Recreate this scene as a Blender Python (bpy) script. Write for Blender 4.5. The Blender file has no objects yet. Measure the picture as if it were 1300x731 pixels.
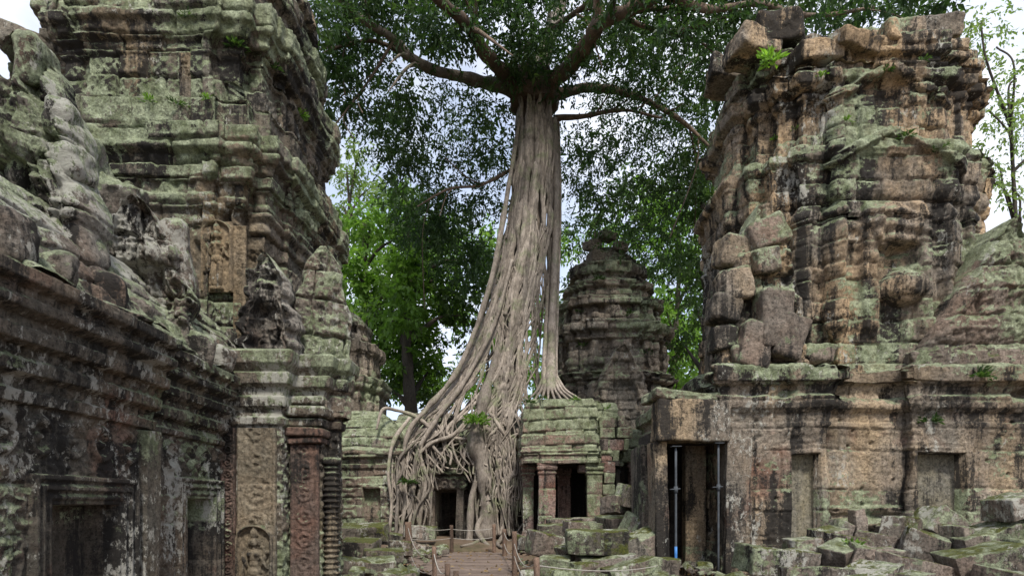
import bpy, math, random
import numpy as np
R_ = math.radians
S = bpy.context.scene
C = S.collection
EYE = 1.4; FOC = 800.0; VPX = 650.0; HZ = 640.0
# ------------------------------------------------------------------ camera
cam = bpy.data.cameras.new("camera"); camo = bpy.data.objects.new("camera", cam); C.objects.link(camo)
camo.location = (0, 0, EYE); camo.rotation_euler = (R_(90), 0, 0)
cam.sensor_width = 36; cam.lens = 36*FOC/1300; cam.shift_y = (HZ-365.5)/1300
cam.clip_start = 0.05; cam.clip_end = 3000
S.camera = camo
# ------------------------------------------------------------------ world, sun, exposure
SUN_EL, SUN_AZ = 50.0, -14.0      # sun high, behind the camera and a little to its right, veiled by cloud
w = bpy.data.worlds.new("World"); S.world = w; w.use_nodes = True
nt = w.node_tree; nt.nodes.clear()
def N(nt, t, **k):
    n = nt.nodes.new(t)
    for a, b in k.items(): setattr(n, a, b)
    return n
out = N(nt, 'ShaderNodeOutputWorld'); bg = N(nt, 'ShaderNodeBackground'); bg.inputs[1].default_value = 0.1
sky = N(nt, 'ShaderNodeTexSky', sky_type='NISHITA', sun_disc=False)
sky.sun_elevation = R_(SUN_EL); sky.sun_rotation = R_(180+SUN_AZ); sky.air_density = 1.0; sky.dust_density = 1.5
tc = N(nt, 'ShaderNodeTexCoord'); mp = N(nt, 'ShaderNodeMapping'); mp.inputs['Scale'].default_value = (1.6, 1.6, 2.6)
mp.inputs['Location'].default_value = (0.4, 0.2, 0.1)
nz = N(nt, 'ShaderNodeTexNoise'); nz.inputs['Scale'].default_value = 1.7; nz.inputs['Detail'].default_value = 7; nz.inputs['Roughness'].default_value = .55
rp = N(nt, 'ShaderNodeValToRGB'); rp.color_ramp.elements[0].position = .40; rp.color_ramp.elements[1].position = .60
rp.color_ramp.elements[0].color = (.42, .42, .42, 1); rp.color_ramp.elements[1].color = (1, 1, 1, 1)
mx = N(nt, 'ShaderNodeMix', data_type='RGBA')
nz2 = N(nt, 'ShaderNodeTexNoise'); nz2.inputs['Scale'].default_value = 3.1; nz2.inputs['Detail'].default_value = 6; nz2.inputs['Roughness'].default_value = .5
r2 = N(nt, 'ShaderNodeValToRGB'); r2.color_ramp.elements[0].position = .38; r2.color_ramp.elements[1].position = .62
r2.color_ramp.elements[0].color = (.42, .45, .54, 1); r2.color_ramp.elements[1].color = (.56, .57, .60, 1)
sc10 = N(nt, 'ShaderNodeVectorMath', operation='SCALE'); sc10.inputs[3].default_value = 10.0
L = nt.links.new
L(tc.outputs['Generated'], mp.inputs[0]); L(mp.outputs[0], nz.inputs[0]); L(nz.outputs[0], rp.inputs[0])
L(mp.outputs[0], nz2.inputs[0]); L(nz2.outputs[0], r2.inputs[0]); L(r2.outputs[0], sc10.inputs[0]); L(sc10.outputs[0], mx.inputs[7])
L(rp.outputs[0], mx.inputs[0]); L(sky.outputs[0], mx.inputs[6]); L(mx.outputs[2], bg.inputs[0]); L(bg.outputs[0], out.inputs[0])
sun = bpy.data.lights.new("sun", 'SUN'); sun.energy = 2.0; sun.angle = R_(8); sun.color = (1, .95, .87)
so = bpy.data.objects.new("sun", sun); C.objects.link(so); so.rotation_euler = (R_(90-SUN_EL), 0, R_(-SUN_AZ))
S.view_settings.view_transform = 'Standard'; S.view_settings.look = 'None'
S.view_settings.exposure = 1.25; S.view_settings.gamma = 1; S.view_settings.use_curve_mapping = False
S.cycles.max_bounces = 5; S.cycles.diffuse_bounces = 3; S.cycles.transmission_bounces = 3

# ------------------------------------------------------------------ numpy noise
def hsh(ix, iy, iz, seed=0):
    with np.errstate(over='ignore'):
        h = (ix.astype(np.int64)*374761393 + iy.astype(np.int64)*668265263 + iz.astype(np.int64)*2147483647 + seed*974634533) & 0xffffffff
        h = ((h ^ (h >> 13))*1274126177) & 0xffffffff
        h = ((h ^ (h >> 16))*2246822519) & 0xffffffff
        h = h ^ (h >> 15)
    return (h & 0xffffff)/float(0xffffff)
def vn(p, seed=0):
    i = np.floor(p).astype(np.int64); f = p-i; f = f*f*f*(f*(f*6-15)+10)
    x, y, z = i[..., 0], i[..., 1], i[..., 2]; fx, fy, fz = f[..., 0], f[..., 1], f[..., 2]
    def c(a, b, d): return hsh(x+a, y+b, z+d, seed)
    l0 = (c(0,0,0)*(1-fx)+c(1,0,0)*fx)*(1-fy)+(c(0,1,0)*(1-fx)+c(1,1,0)*fx)*fy
    l1 = (c(0,0,1)*(1-fx)+c(1,0,1)*fx)*(1-fy)+(c(0,1,1)*(1-fx)+c(1,1,1)*fx)*fy
    return (l0*(1-fz)+l1*fz)*2-1
def fbm(p, o=4, seed=0):
    a, s, t = 1., 0., 0.
    for k in range(o):
        s = s+a*vn(p*(2.03**k)+k*17.3, seed+k); t += a; a *= .5
    return s/t
def ridge(p, o=3, seed=0):
    a, s, t = 1., 0., 0.
    for k in range(o):
        s = s+a*(1-2*np.abs(vn(p*(2.03**k)+k*11.7, seed+k))); t += a; a *= .5
    return s/t
def st3(a, b, c=0): return np.stack(np.broadcast_arrays(a, b, c), -1).astype(float)
def sstep(x, a, b):
    t = np.clip((x-a)/(b-a), 0, 1); return t*t*(3-2*t)
def blocks(s, z, h, wd, seed, warp=.04):
    q3 = st3(s*.8, z*.8, seed*3.1)
    zz = (z+warp*vn(q3, seed))/h; ss = s+warp*vn(q3+31, seed+5)
    zero = np.zeros_like(zz, dtype=np.int64)
    def b(c, r, k): return c+.42*(hsh(c, r, zero+k, seed)-.5)
    i = np.floor(zz).astype(np.int64)
    i = i-(zz < b(i, zero, 1)); i = i+(zz >= b(i+1, zero, 1)); lo, hi = b(i, zero, 1), b(i+1, zero, 1)
    dz = np.minimum(zz-lo, hi-zz)*h; fz = (zz-lo)/(hi-lo)
    t = ss/wd+hsh(i, zero, zero+7, seed)*9; j = np.floor(t).astype(np.int64)
    j = j-(t < b(j, i, 2)); j = j+(t >= b(j+1, i, 2)); lo, hi = b(j, i, 2), b(j+1, i, 2)
    dx = np.minimum(t-lo, hi-t)*wd; fx = (t-lo)/(hi-lo)
    return np.minimum(dx, dz), hsh(i, j, zero+3, seed), hsh(i, j, zero+4, seed), fx, fz
# ------------------------------------------------------------------ mesh helpers
ORG = {}
def at(px, py, Y): return np.array([(px-VPX)/FOC*Y, Y, EYE+(HZ-py)/FOC*Y])
class MB:
    def __init__(s): s.v = []; s.q = []; s.t = []; s.b = []; s.l = []; s.n = 0
    def grid(s, P, closed=False, blk=None, flip=False):
        if isinstance(blk, tuple): blk, lic = blk
        else: lic = 0.
        nr, nc = P.shape[:2]; idx = np.arange(nr*nc).reshape(nr, nc)+s.n
        nx = np.roll(idx, -1, 1) if closed else idx[:, 1:]
        a = idx if closed else idx[:, :-1]
        q = np.stack([a[:-1], nx[:-1], nx[1:], a[1:]], -1).reshape(-1, 4)
        if flip: q = q[:, ::-1]
        s.q.append(q); s.v.append(P.reshape(-1, 3)); s.n += nr*nc
        s.b.append((np.full(nr*nc, .5) if blk is None else np.broadcast_to(blk, (nr, nc)).reshape(-1))); s.l.append(np.broadcast_to(lic, (nr, nc)).reshape(-1))
        return s
    def raw(s, V, quads=None, tris=None, blk=.5):
        V = np.asarray(V, float)
        if quads is not None and len(quads): s.q.append(np.asarray(quads)+s.n)
        if tris is not None and len(tris): s.t.append(np.asarray(tris)+s.n)
        s.v.append(V); s.n += len(V); s.b.append(np.broadcast_to(np.asarray(blk, float), (len(V),))); s.l.append(np.zeros(len(V))); return s
    def build(s, name, mat, parent=None, smooth=True, loc=None):
        V = np.concatenate(s.v).astype(np.float64)
        q = np.concatenate(s.q) if s.q else np.zeros((0, 4), int); t = np.concatenate(s.t) if s.t else np.zeros((0, 3), int)
        org = ORG[parent.name] if parent is not None else (np.zeros(3) if loc is None else np.array(loc, float))
        me = bpy.data.meshes.new(name); me.vertices.add(len(V)); me.vertices.foreach_set('co', (V-org).astype(np.float32).ravel())
        lp = np.concatenate([q.ravel(), t.ravel()]).astype(np.int32)
        me.loops.add(len(lp)); me.loops.foreach_set('vertex_index', lp)
        ls = np.concatenate([np.arange(len(q))*4, len(q)*4+np.arange(len(t))*3]).astype(np.int32)
        me.polygons.add(len(ls)); me.polygons.foreach_set('loop_start', ls)
        me.polygons.foreach_set('use_smooth', np.full(len(ls), smooth, dtype=bool))
        me.update(calc_edges=True); me.validate()
        at_ = me.attributes.new('blk', 'FLOAT', 'POINT'); at_.data.foreach_set('value', np.concatenate(s.b).astype(np.float32))
        at_ = me.attributes.new('ledge', 'FLOAT', 'POINT'); at_.data.foreach_set('value', np.concatenate(s.l).astype(np.float32))
        me.materials.append(mat)
        o = bpy.data.objects.new(name, me); C.objects.link(o)
        if parent is not None: o.parent = parent
        else: o.location = org
        ORG[o.name] = org
        return o
def tag(o, label, cat, group=None, kind=None):
    if label: o['label'] = label
    if cat: o['category'] = cat
    if group: o['group'] = group
    if kind: o['kind'] = kind
    return o
def thing(name, label, cat, loc, group=None):
    o = bpy.data.objects.new(name, None); C.objects.link(o); o.location = loc; o.empty_display_size = .3
    ORG[o.name] = np.array(loc, float)
    return tag(o, label, cat, group)
def struct(o): o['kind'] = 'structure'; return o
def resample(pts, n):
    pts = np.asarray(pts, float); m = len(pts)
    if m < 3:
        t = np.linspace(0, 1, n)[:, None]; return pts[0]*(1-t)+pts[-1]*t
    ext = np.vstack([2*pts[0]-pts[1], pts, 2*pts[-1]-pts[-2]])
    t = np.linspace(0, m-1-1e-6, n); i = t.astype(int); f = (t-i)[:, None]
    p0, p1, p2, p3 = ext[i], ext[i+1], ext[i+2], ext[i+3]
    return .5*((2*p1)+(-p0+p2)*f+(2*p0-5*p1+4*p2-p3)*f*f+(-p0+3*p1-3*p2+p3)*f**3)
def tube(mb, pts, rad, seg=8, n=None, wob=0., seed=0, cap=True, flat=1.0):
    pts = np.asarray(pts, float); rad = np.asarray(rad, float)
    if n is None:
        Ln = np.linalg.norm(np.diff(pts, axis=0), axis=1).sum(); n = int(max(4, min(160, Ln/max(.06, rad.mean()*.8))))
    P = resample(pts, n); r = np.interp(np.linspace(0, 1, n), np.linspace(0, 1, len(rad)), rad)
    T = np.gradient(P, axis=0); T /= np.linalg.norm(T, axis=1)[:, None]+1e-9
    U = np.zeros_like(T); u = np.cross(T[0], [0, 1, 0]); 
    if np.linalg.norm(u) < .1: u = np.cross(T[0], [1, 0, 0])
    for i in range(n):
        u = u-T[i]*(u@T[i]); u /= np.linalg.norm(u)+1e-9; U[i] = u
    W = np.cross(T, U)
    a = np.linspace(0, 2*np.pi, seg, endpoint=False)
    G = P[:, None]+r[:, None, None]*(np.cos(a)[None, :, None]*U[:, None]+flat*np.sin(a)[None, :, None]*W[:, None])
    if wob:
        d = fbm(G*2.2+seed, 3, seed)[..., None]*wob; G = G+d*(G-P[:, None])*1.0
    if cap:
        G = np.concatenate([np.repeat(P[:1, None], seg, 1), G, np.repeat(P[-1:, None], seg, 1)], 0)
    mb.grid(G, closed=True, blk=np.full((G.shape[0], seg), (seed*.37) % 1.0)); return mb
def lathe(mb, c, prof, seg=20):
    prof = np.asarray(prof, float); a = np.linspace(0, 2*np.pi, seg, endpoint=False)
    G = np.stack([c[0]+prof[:, :1]*np.cos(a), c[1]+prof[:, :1]*np.sin(a), np.repeat(prof[:, 1:2]+c[2], seg, 1)], -1)
    return mb.grid(G, closed=True)
def boxgrid(size, n=10, bev=.12, seed=0, rough=.05, chip=.0, skew=.05):
    """a weathered block about the origin: cube-sphere style grid, rounded and noise displaced -> list of face grids"""
    out = []; sx, sy, sz = [x/2 for x in size]; t = np.linspace(-1, 1, n)
    mn = min(size)/2*bev*2
    rs = np.random.RandomState(seed); sk = (rs.rand(3, 3)-.5)*skew*2
    for ax in range(3):
        for sg in (-1, 1):
            a, b = np.meshgrid(t, t); g = np.zeros((n, n, 3)); o = [k for k in range(3) if k != ax]
            g[..., ax] = sg; g[..., o[0]] = a; g[..., o[1]] = b
            p = g*np.array([sx, sy, sz])
            inner = np.clip(p, -np.array([sx, sy, sz])+mn, np.array([sx, sy, sz])-mn)
            d = p-inner; l = np.linalg.norm(d, axis=-1, keepdims=True)
            p = np.where(l > 1e-9, inner+d/np.maximum(l, 1e-9)*np.minimum(l, mn), p)
            p = p+p@sk
            q = p+seed*7.7
            nn = st3(fbm(q*1.6, 3, seed), fbm(q*1.6+50, 3, seed+1), fbm(q*1.6+90, 3, seed+2))
            fine = fbm(q*7, 3, seed+9)[..., None]
            dirn = p/(np.linalg.norm(p, axis=-1, keepdims=True)+1e-9)
            p = p+nn*rough+dirn*(fine*.55+.35*np.abs(fbm(q*3.1+5, 3, seed+12))[..., None])*rough
            if chip: p = p-dirn*np.maximum(0, fbm(q*1.1+13, 2, seed+4)-.15)[..., None]*chip
            fl = (sg > 0) == (ax == 1)
            out.append((p, fl))
    return out
def rot(rx, ry, rz):
    cx, sx, cy, sy, cz, sz = math.cos(rx), math.sin(rx), math.cos(ry), math.sin(ry), math.cos(rz), math.sin(rz)
    return np.array([[cz, -sz, 0], [sz, cz, 0], [0, 0, 1]])@np.array([[cy, 0, sy], [0, 1, 0], [-sy, 0, cy]])@np.array([[1, 0, 0], [0, cx, -sx], [0, sx, cx]])
def addblock(mb, c, size, rxyz=(0, 0, 0), seed=0, n=12, bev=.1, rough=.04, chip=.1, skew=.04):
    M = rot(*[R_(x) for x in rxyz])
    for g, fl in boxgrid(size, n, bev, seed, rough, chip, skew):
        mb.grid(g@M.T+np.asarray(c, float), flip=fl, blk=np.full(g.shape[:2], (seed*.6180339) % 1.0))
    return mb
def addbox(mb, lo, hi):
    (x0, y0, z0), (x1, y1, z1) = lo, hi
    V = [(x0,y0,z0),(x1,y0,z0),(x1,y1,z0),(x0,y1,z0),(x0,y0,z1),(x1,y0,z1),(x1,y1,z1),(x0,y1,z1)]
    return mb.raw(V, [(0,3,2,1),(4,5,6,7),(0,1,5,4),(1,2,6,5),(2,3,7,6),(3,0,4,7)])
# ------------------------------------------------------------------ wall surfaces: plan path x profile rows, displaced as masonry
def mitre(path, closed):
    p = np.asarray(path, float); n = len(p)
    d = np.roll(p, -1, 0)-p; d = d/(np.linalg.norm(d, axis=1)[:, None]+1e-12); nr = np.stack([d[:, 1], -d[:, 0]], 1)
    M = np.zeros_like(p)
    for i in range(n):
        if closed: a, b = nr[i-1], nr[i]
        else: a = nr[i-1] if i > 0 else nr[0]; b = nr[i] if i < n-1 else nr[n-2]
        M[i] = (a+b)/max(.25, 1+a@b)
    return p, nr, M
def wall(path, rows, closed=False, ds=.025, dz=.025, scale=None, center=(0, 0), feat=None, seed=0, h=.38, wd=.8, joint=.03,
         bump=.025, erode=.05, melt=.05, fine=.012, cam_cull=True, carve=None, s0=0., miss=0.):
    """rows: polyline [(z, offset)]; scale: f(z) shrinking the plan about center. Returns grid and block ids"""
    p, nr, M = mitre(path, closed); n = len(p); ne = n if closed else n-1
    rows = np.asarray(rows, float); seg = np.linalg.norm(np.diff(rows, axis=0), axis=1); cum = np.r_[0, np.cumsum(seg)]
    m = max(2, int(cum[-1]/dz)); tt = np.linspace(0, cum[-1], m); Z = np.interp(tt, cum, rows[:, 0]); O = np.interp(tt, cum, rows[:, 1])
    bx, mm, nn, ss = [], [], [], []; s = s0
    for e in range(ne):
        a, b = p[e], p[(e+1) % n]; Ln = np.linalg.norm(b-a); mid = (a+b)/2
        away = cam_cull and (nr[e]@(-mid) < -.15*np.linalg.norm(mid))
        k = max(2, int(Ln/(ds*(4 if away else 1)))+1); t = np.linspace(0, 1, k, endpoint=False)[:, None]
        bx.append(a*(1-t)+b*t); mm.append(M[e]*(1-t)+M[(e+1) % n]*t); nn.append(np.repeat(nr[e:e+1], k, 0)); ss.append(s+t[:, 0]*Ln); s += Ln
    if not closed:
        bx.append(p[-1:]); mm.append(M[-1:]); nn.append(nr[n-2:n-1]); ss.append(np.array([s]))
    bx, mm, nn, ss = np.concatenate(bx), np.concatenate(mm), np.concatenate(nn), np.concatenate(ss)
    c = np.asarray(center, float)
    sc = np.ones_like(Z) if scale is None else scale(Z)
    XY = c+(bx-c)[None]*sc[:, None, None]+mm[None]*O[:, None, None]
    P = np.concatenate([XY, np.repeat(Z[:, None, None], len(ss), 1)], -1)
    SS, ZZ = np.broadcast_to(ss[None], P.shape[:2]), np.broadcast_to(Z[:, None], P.shape[:2])
    TT = np.broadcast_to(tt[:, None], P.shape[:2])
    e, r1, r2, fx, fz = blocks(SS, TT, h, wd, seed)
    g = max(.016, ds*.9)
    mask = np.ones_like(SS); d = np.zeros_like(SS)
    if feat is not None:
        fd, fm = feat(SS, ZZ, P); d = d+fd; mask = fm
    dd = (r1-.5)*2*bump+(fx-.5)*(r2-.5)*bump*1.6-joint*np.exp(-(e/g)**2)*(0.35+.9*r2)-np.maximum(0, .05-e)*.25
    dd = dd+erode*fbm(P*1.3, 5, seed)+fine*ridge(P*7, 4, seed+3)-erode*1.2*np.maximum(0, fbm(P*.9+7, 3, seed+21)-.2)
    if carve: dd = dd+carve*ridge(st3(SS*7, ZZ*7, seed)+1.2*st3(fbm(P*3, 2, 5), fbm(P*3+9, 2, 6)), 2, 77)
    if miss: dd = dd-.17*(hsh((r1*9999).astype(np.int64), (r2*9999).astype(np.int64), np.zeros(r1.shape, dtype=np.int64), seed) < miss)*sstep(e, .0, .05)
    d = d+dd*mask
    nv = np.concatenate([nn, np.zeros((len(nn), 1))], 1)[None]
    # slope-aware: where the profile runs flat, displace upward as well
    dzr = np.gradient(Z); dor = np.gradient(O); l = np.hypot(dzr, dor)+1e-9
    up = np.clip(-dor/l, -1, 1)[:, None]*.35
    P = P+nv*d[..., None]; P[..., 2] = P[..., 2]+up*d*.8
    mv = st3(fbm(P*.8+3, 3, seed+31), fbm(P*.8+40, 3, seed+32), fbm(P*.8+80, 3, seed+33)*.8)
    P = P+mv*melt*np.clip(mask, .0, 1)[..., None]
    # how far each course stands out from the courses round it: ledges that catch the rain grow more lichen
    dst = O+(np.linalg.norm(p-c, axis=1).mean()*.8*sc if scale is not None else 0)
    zg = np.linspace(Z.min(), Z.max(), 400); og = np.interp(zg, Z, dst) if np.all(np.diff(Z) >= -1e-9) else np.zeros(400)
    kw_ = max(1, int(1.0/max(1e-6, zg[1]-zg[0]))); pad = np.pad(og, kw_, mode='edge'); cs = np.cumsum(np.r_[0, pad]); mean = (cs[2*kw_:]-cs[:-2*kw_])[:400]/(2*kw_)
    ledge = np.clip((np.interp(Z, zg, og-mean))/.14, -1, 1)
    return P, (r1*.999, np.broadcast_to(ledge[:, None], P.shape[:2]))
def redent(R, sq=False, sx=1.):
    q = [(.55,-1),(.55,-.94),(.80,-.94),(.80,-.82),(.94,-.82),(.94,-.55),(1,-.55)] if sq else [(.40,-1),(.40,-.90),(.62,-.90),(.62,-.78),(.78,-.78),(.78,-.62),(.90,-.62),(.90,-.40),(1,-.40)]
    pts = []
    for k in range(4):
        a = k*math.pi/2; ca, sa = round(math.cos(a)), round(math.sin(a))
        pts += [(x*ca-y*sa, x*sa+y*ca) for x, y in q]
    return np.array(pts)*R*np.array([sx, 1.])
def prasat(cx, cy, R, prof, tiers, mat, parent, seed, ds=.035, feat=None, sq=False, sx=1., **kw):
    """prof: list of (z, plan scale, cornice offset); tiers: list of (part name, z0, z1)"""
    prof = np.asarray(prof, float)
    path = redent(R, sq, sx)+np.array([cx, cy])
    scf = lambda z: np.interp(z, prof[:, 0], prof[:, 1])
    objs = []
    for nm, z0, z1 in tiers:
        zs = prof[(prof[:, 0] > z0) & (prof[:, 0] < z1)]
        rows = [(z0, np.interp(z0, prof[:, 0], prof[:, 2]))]+[(a, c) for a, b, c in zs]+[(z1, np.interp(z1, prof[:, 0], prof[:, 2]))]
        P, b = wall(path, rows, closed=True, ds=ds, dz=ds, scale=scf, center=(cx, cy), feat=feat, seed=seed, **kw)
        mb = MB()
        if (nm, z0, z1) == tiers[-1]:
            # broken top: close towards the middle with a lumpy cap
            last = P[-1]; c = np.array([cx, cy, last[:, 2].mean()-.15]); caps = [last]
            for t in (.97, .9, .75, .5, .25, .02):
                r = c+(last-c)*np.array([t, t, 1]); r[:, 2] = c[2]+(last[:, 2]-c[2])*t+.25*fbm(r*1.3, 3, seed+5); caps.append(r)
            cp = np.stack(caps); mb.grid(cp, closed=True)
        mb.grid(P, closed=True, blk=b)
        objs.append(mb.build(nm, mat, parent))
    return objs
def slab(mb, base, ux, halfw, z0, z1, thick, relief=None, seed=0, nu=60, nv=80, rough=.05, block=None):
    """upright carved slab: halfw(v) outline half width, relief(u, v) on the front; base = centre of foot; ux = unit vector along its width"""
    ux = np.asarray(ux, float); fr = np.array([ux[1], -ux[0], 0.])
    v = np.linspace(0, 1, nv); hw = np.maximum(halfw(v), .01)
    uf = np.linspace(-1, 1, nu); ring_u = np.r_[uf, uf[::-1]]; side = np.r_[np.ones(nu), -np.ones(nu)]
    U, V = np.meshgrid(ring_u, v); SD = np.broadcast_to(side, U.shape)
    X = U*hw[:, None]; th = thick*(.5-.2*np.abs(U)**6)
    rl = relief(X, V, U) if relief is not None else 0
    D = th*SD+np.where(SD > 0, rl, 0)
    P = np.asarray(base, float)+X[..., None]*np.array([ux[0], ux[1], 0])+D[..., None]*fr
    P[..., 2] = z0+V*(z1-z0)
    blk = np.full(U.shape, .5)
    if block:
        e, r1, r2, fx, fz = blocks(X, P[..., 2], block[0], block[1], seed); g = .02
        P = P+fr*((r1-.5)*.13-.07*np.exp(-(e/g)**2))[..., None]*np.where(SD > 0, 1, -.3)[..., None]; blk = r1
    P = P+.55*rough*st3(fbm(P*2.4, 5, seed), fbm(P*2.4+33, 5, seed+1), fbm(P*2.4+66, 5, seed+2))
    P = P+fr*(.42*rough*ridge(P*5.5, 5, seed+4)+.16*rough*ridge(P*17, 2, seed+8))[..., None]
    top = P[-1].mean(0); P = np.concatenate([P, np.broadcast_to(top, (1,)+P.shape[1:])], 0); blk = np.concatenate([blk, blk[-1:]], 0)
    return mb.grid(P, closed=True, blk=blk)
# ------------------------------------------------------------------ materials
def mat_new(name):
    m = bpy.data.materials.new(name); m.use_nodes = True; nt = m.node_tree; nt.nodes.clear()
    o = N(nt, 'ShaderNodeOutputMaterial'); b = N(nt, 'ShaderNodeBsdfPrincipled'); nt.links.new(b.outputs[0], o.inputs[0])
    b.inputs['Specular IOR Level'].default_value = .25
    return m, nt, b, o
def ramp(nt, src, stops):
    r = N(nt, 'ShaderNodeValToRGB'); el = r.color_ramp.elements
    while len(el) < len(stops): el.new(.5)
    for e, (p, c) in zip(el, stops):
        e.position = p; e.color = (c, c, c, 1) if isinstance(c, (int, float)) else (*c, 1)
    nt.links.new(src, r.inputs[0]); return r.outputs[0]
def noise(nt, vec, sc, det=5, ro=.6, lac=2.0, dist=0):
    n = N(nt, 'ShaderNodeTexNoise'); n.inputs['Scale'].default_value = sc; n.inputs['Detail'].default_value = det
    n.inputs['Roughness'].default_value = ro; n.inputs['Distortion'].default_value = dist; nt.links.new(vec, n.inputs['Vector']); return n.outputs[0]
def mapping(nt, vec, sc, loc=(0, 0, 0)):
    m = N(nt, 'ShaderNodeMapping'); m.inputs['Scale'].default_value = sc; m.inputs['Location'].default_value = loc; nt.links.new(vec, m.inputs[0]); return m.outputs[0]
def mixc(nt, f, a, b, mode='MIX'):
    m = N(nt, 'ShaderNodeMix', data_type='RGBA', blend_type=mode)
    for s, v in ((0, f), (6, a), (7, b)):
        if isinstance(v, (int, float)): m.inputs[s].default_value = v
        elif isinstance(v, tuple): m.inputs[s].default_value = (*v, 1)
        else: nt.links.new(v, m.inputs[s])
    return m.outputs[2]
def mth(nt, op, a, b=0., c=None):
    m = N(nt, 'ShaderNodeMath', operation=op)
    for s, v in enumerate((a, b) if c is None else (a, b, c)):
        if isinstance(v, (int, float)): m.inputs[s].default_value = v
        else: nt.links.new(v, m.inputs[s])
    return m.outputs[0]
def stone(name, A, B, OC, oc=.4, dark=.5, lich=.5, moss=.0, white=.4, seed=0., red=.0, bump=.9):
    """sandstone: A cool grey, B brown, OC ochre patches; dark = black algae streaks, lich = pale green lichen, white = crusty lichen spots"""
    m, nt, b, o = mat_new(name)
    g = N(nt, 'ShaderNodeNewGeometry'); pos = mapping(nt, g.outputs['Position'], (1, 1, 1), (seed*3.1, seed*1.7, seed))
    at_ = N(nt, 'ShaderNodeAttribute', attribute_name='blk')
    n1 = noise(nt, pos, .9, 7, .62); col = mixc(nt, ramp(nt, n1, [(.38, 0.), (.62, 1.)]), A, B)
    n2 = noise(nt, mapping(nt, pos, (1, 1, .55), (9, 3, 4)), .55, 6, .62)
    col = mixc(nt, ramp(nt, n2, [(.62-.3*oc, 0.), (.78-.3*oc, 1.)]), col, OC)
    if red: col = mixc(nt, ramp(nt, noise(nt, mapping(nt, pos, (1, 1, 1), (19, 7, 2)), .8, 4, .6), [(.62-.25*red, 0.), (.75-.25*red, .8)]), col, (.20, .095, .065))
    # each block of stone has its own tone, and a mottled grain
    hs = N(nt, 'ShaderNodeHueSaturation'); nt.links.new(col, hs.inputs['Color'])
    nt.links.new(mth(nt, 'MULTIPLY_ADD', at_.outputs['Fac'], .55, .72), hs.inputs['Value']); col = hs.outputs[0]
    gr = noise(nt, pos, 14, 6, .7); col = mixc(nt, 1., col, ramp(nt, gr, [(.3, .42), (.7, 1.55)]), 'MULTIPLY')
    pp = noise(nt, pos, 27, 5, .8); col = mixc(nt, 1., col, ramp(nt, pp, [(.36, .3), (.48, 1.), (.6, 1.), (.7, 1.5)]), 'MULTIPLY')
    # algae streaks running down
    n3 = noise(nt, mapping(nt, pos, (3.2, 3.2, .28), (3, 8, 1)), 1.0, 8, .7); n3b = noise(nt, mapping(nt, pos, (1, 1, .8), (5, 1, 8)), .75, 5, .6)
    dk = mth(nt, 'MULTIPLY', mth(nt, 'ADD', n3, mth(nt, 'MULTIPLY', n3b, .7)), .5); dk = mth(nt, 'ADD', dk, mth(nt, 'MULTIPLY_ADD', noise(nt, pos, 16, 6, .8), .22, -.11)); dk = mth(nt, 'ADD', dk, mth(nt, 'MULTIPLY_ADD', mth(nt, 'FRACT', mth(nt, 'MULTIPLY', at_.outputs['Fac'], 13.7)), .05, -.025)); dk = ramp(nt, dk, [(.54-.2*dark, 0.), (.585-.2*dark, .94)])
    col = mixc(nt, dk, col, (.022, .02, .018))
    # lichen: patches with crumbly borders, more of it on ledges that look up to the light
    sep = N(nt, 'ShaderNodeSeparateXYZ'); nt.links.new(g.outputs['Normal'], sep.inputs[0])
    nu = mth(nt, 'MULTIPLY', mth(nt, 'MAXIMUM', sep.outputs[2], -.25), .22)
    l1 = noise(nt, mapping(nt, pos, (1, 1, .75), (1, 2, 3)), 1.05, 9, .72); l2 = noise(nt, pos, 10, 7, .82)
    la = N(nt, 'ShaderNodeAttribute', attribute_name='ledge')
    lf = mth(nt, 'ADD', mth(nt, 'ADD', mth(nt, 'ADD', l1, nu), mth(nt, 'MULTIPLY_ADD', l2, .62, -.17)), mth(nt, 'MULTIPLY', la.outputs['Fac'], .08))
    lf = mth(nt, 'ADD', lf, mth(nt, 'MULTIPLY_ADD', noise(nt, mapping(nt, pos, (1, 1, 1.4), (21, 5, 9)), .42, 3, .5), .85, -.425))
    lf = mth(nt, 'ADD', lf, mth(nt, 'MULTIPLY_ADD', mth(nt, 'FRACT', mth(nt, 'MULTIPLY', at_.outputs['Fac'], 7.31)), .11, -.055))
    t0 = .93-.34*lich
    lm = ramp(nt, lf, [(t0, 0.), (t0+.035, .86)])
    lc = mixc(nt, ramp(nt, noise(nt, pos, 4, 5, .7), [(.36, 0.), (.62, 1.)]), (.14, .17, .085), (.37, .415, .275))
    lc = mixc(nt, 1., lc, ramp(nt, noise(nt, mapping(nt, pos, (1, 1, .8), (13, 3, 5)), 6.5, 8, .78), [(.34, .35), (.5, .95), (.66, 1.3)]), 'MULTIPLY')
    lc = mixc(nt, 1., lc, ramp(nt, noise(nt, pos, 34, 5, .75), [(.3, .3), (.65, 1.35)]), 'MULTIPLY')
    col = mixc(nt, lm, col, lc)
    if moss:
        mf = mth(nt, 'ADD', mth(nt, 'MULTIPLY_ADD', sep.outputs[2], .14, .06), noise(nt, mapping(nt, pos, (1, 1, 1), (8, 8, 8)), 1.7, 7, .7))
        mm = ramp(nt, mf, [(.78-.25*moss, 0.), (.86-.25*moss, .95)])
        mc = mixc(nt, ramp(nt, noise(nt, pos, 24, 4, .7), [(.35, 0.), (.7, 1.)]), (.03, .038, .008), (.13, .135, .025)); col = mixc(nt, mm, col, mc)
    # white crusty lichen spots and runs
    wv = noise(nt, mapping(nt, pos, (1, 1, .6), (6, 6, 6)), 9, 7, .78); wb = noise(nt, mapping(nt, pos, (1, 1, .4), (2, 7, 7)), 1.1, 4, .6)
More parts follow.
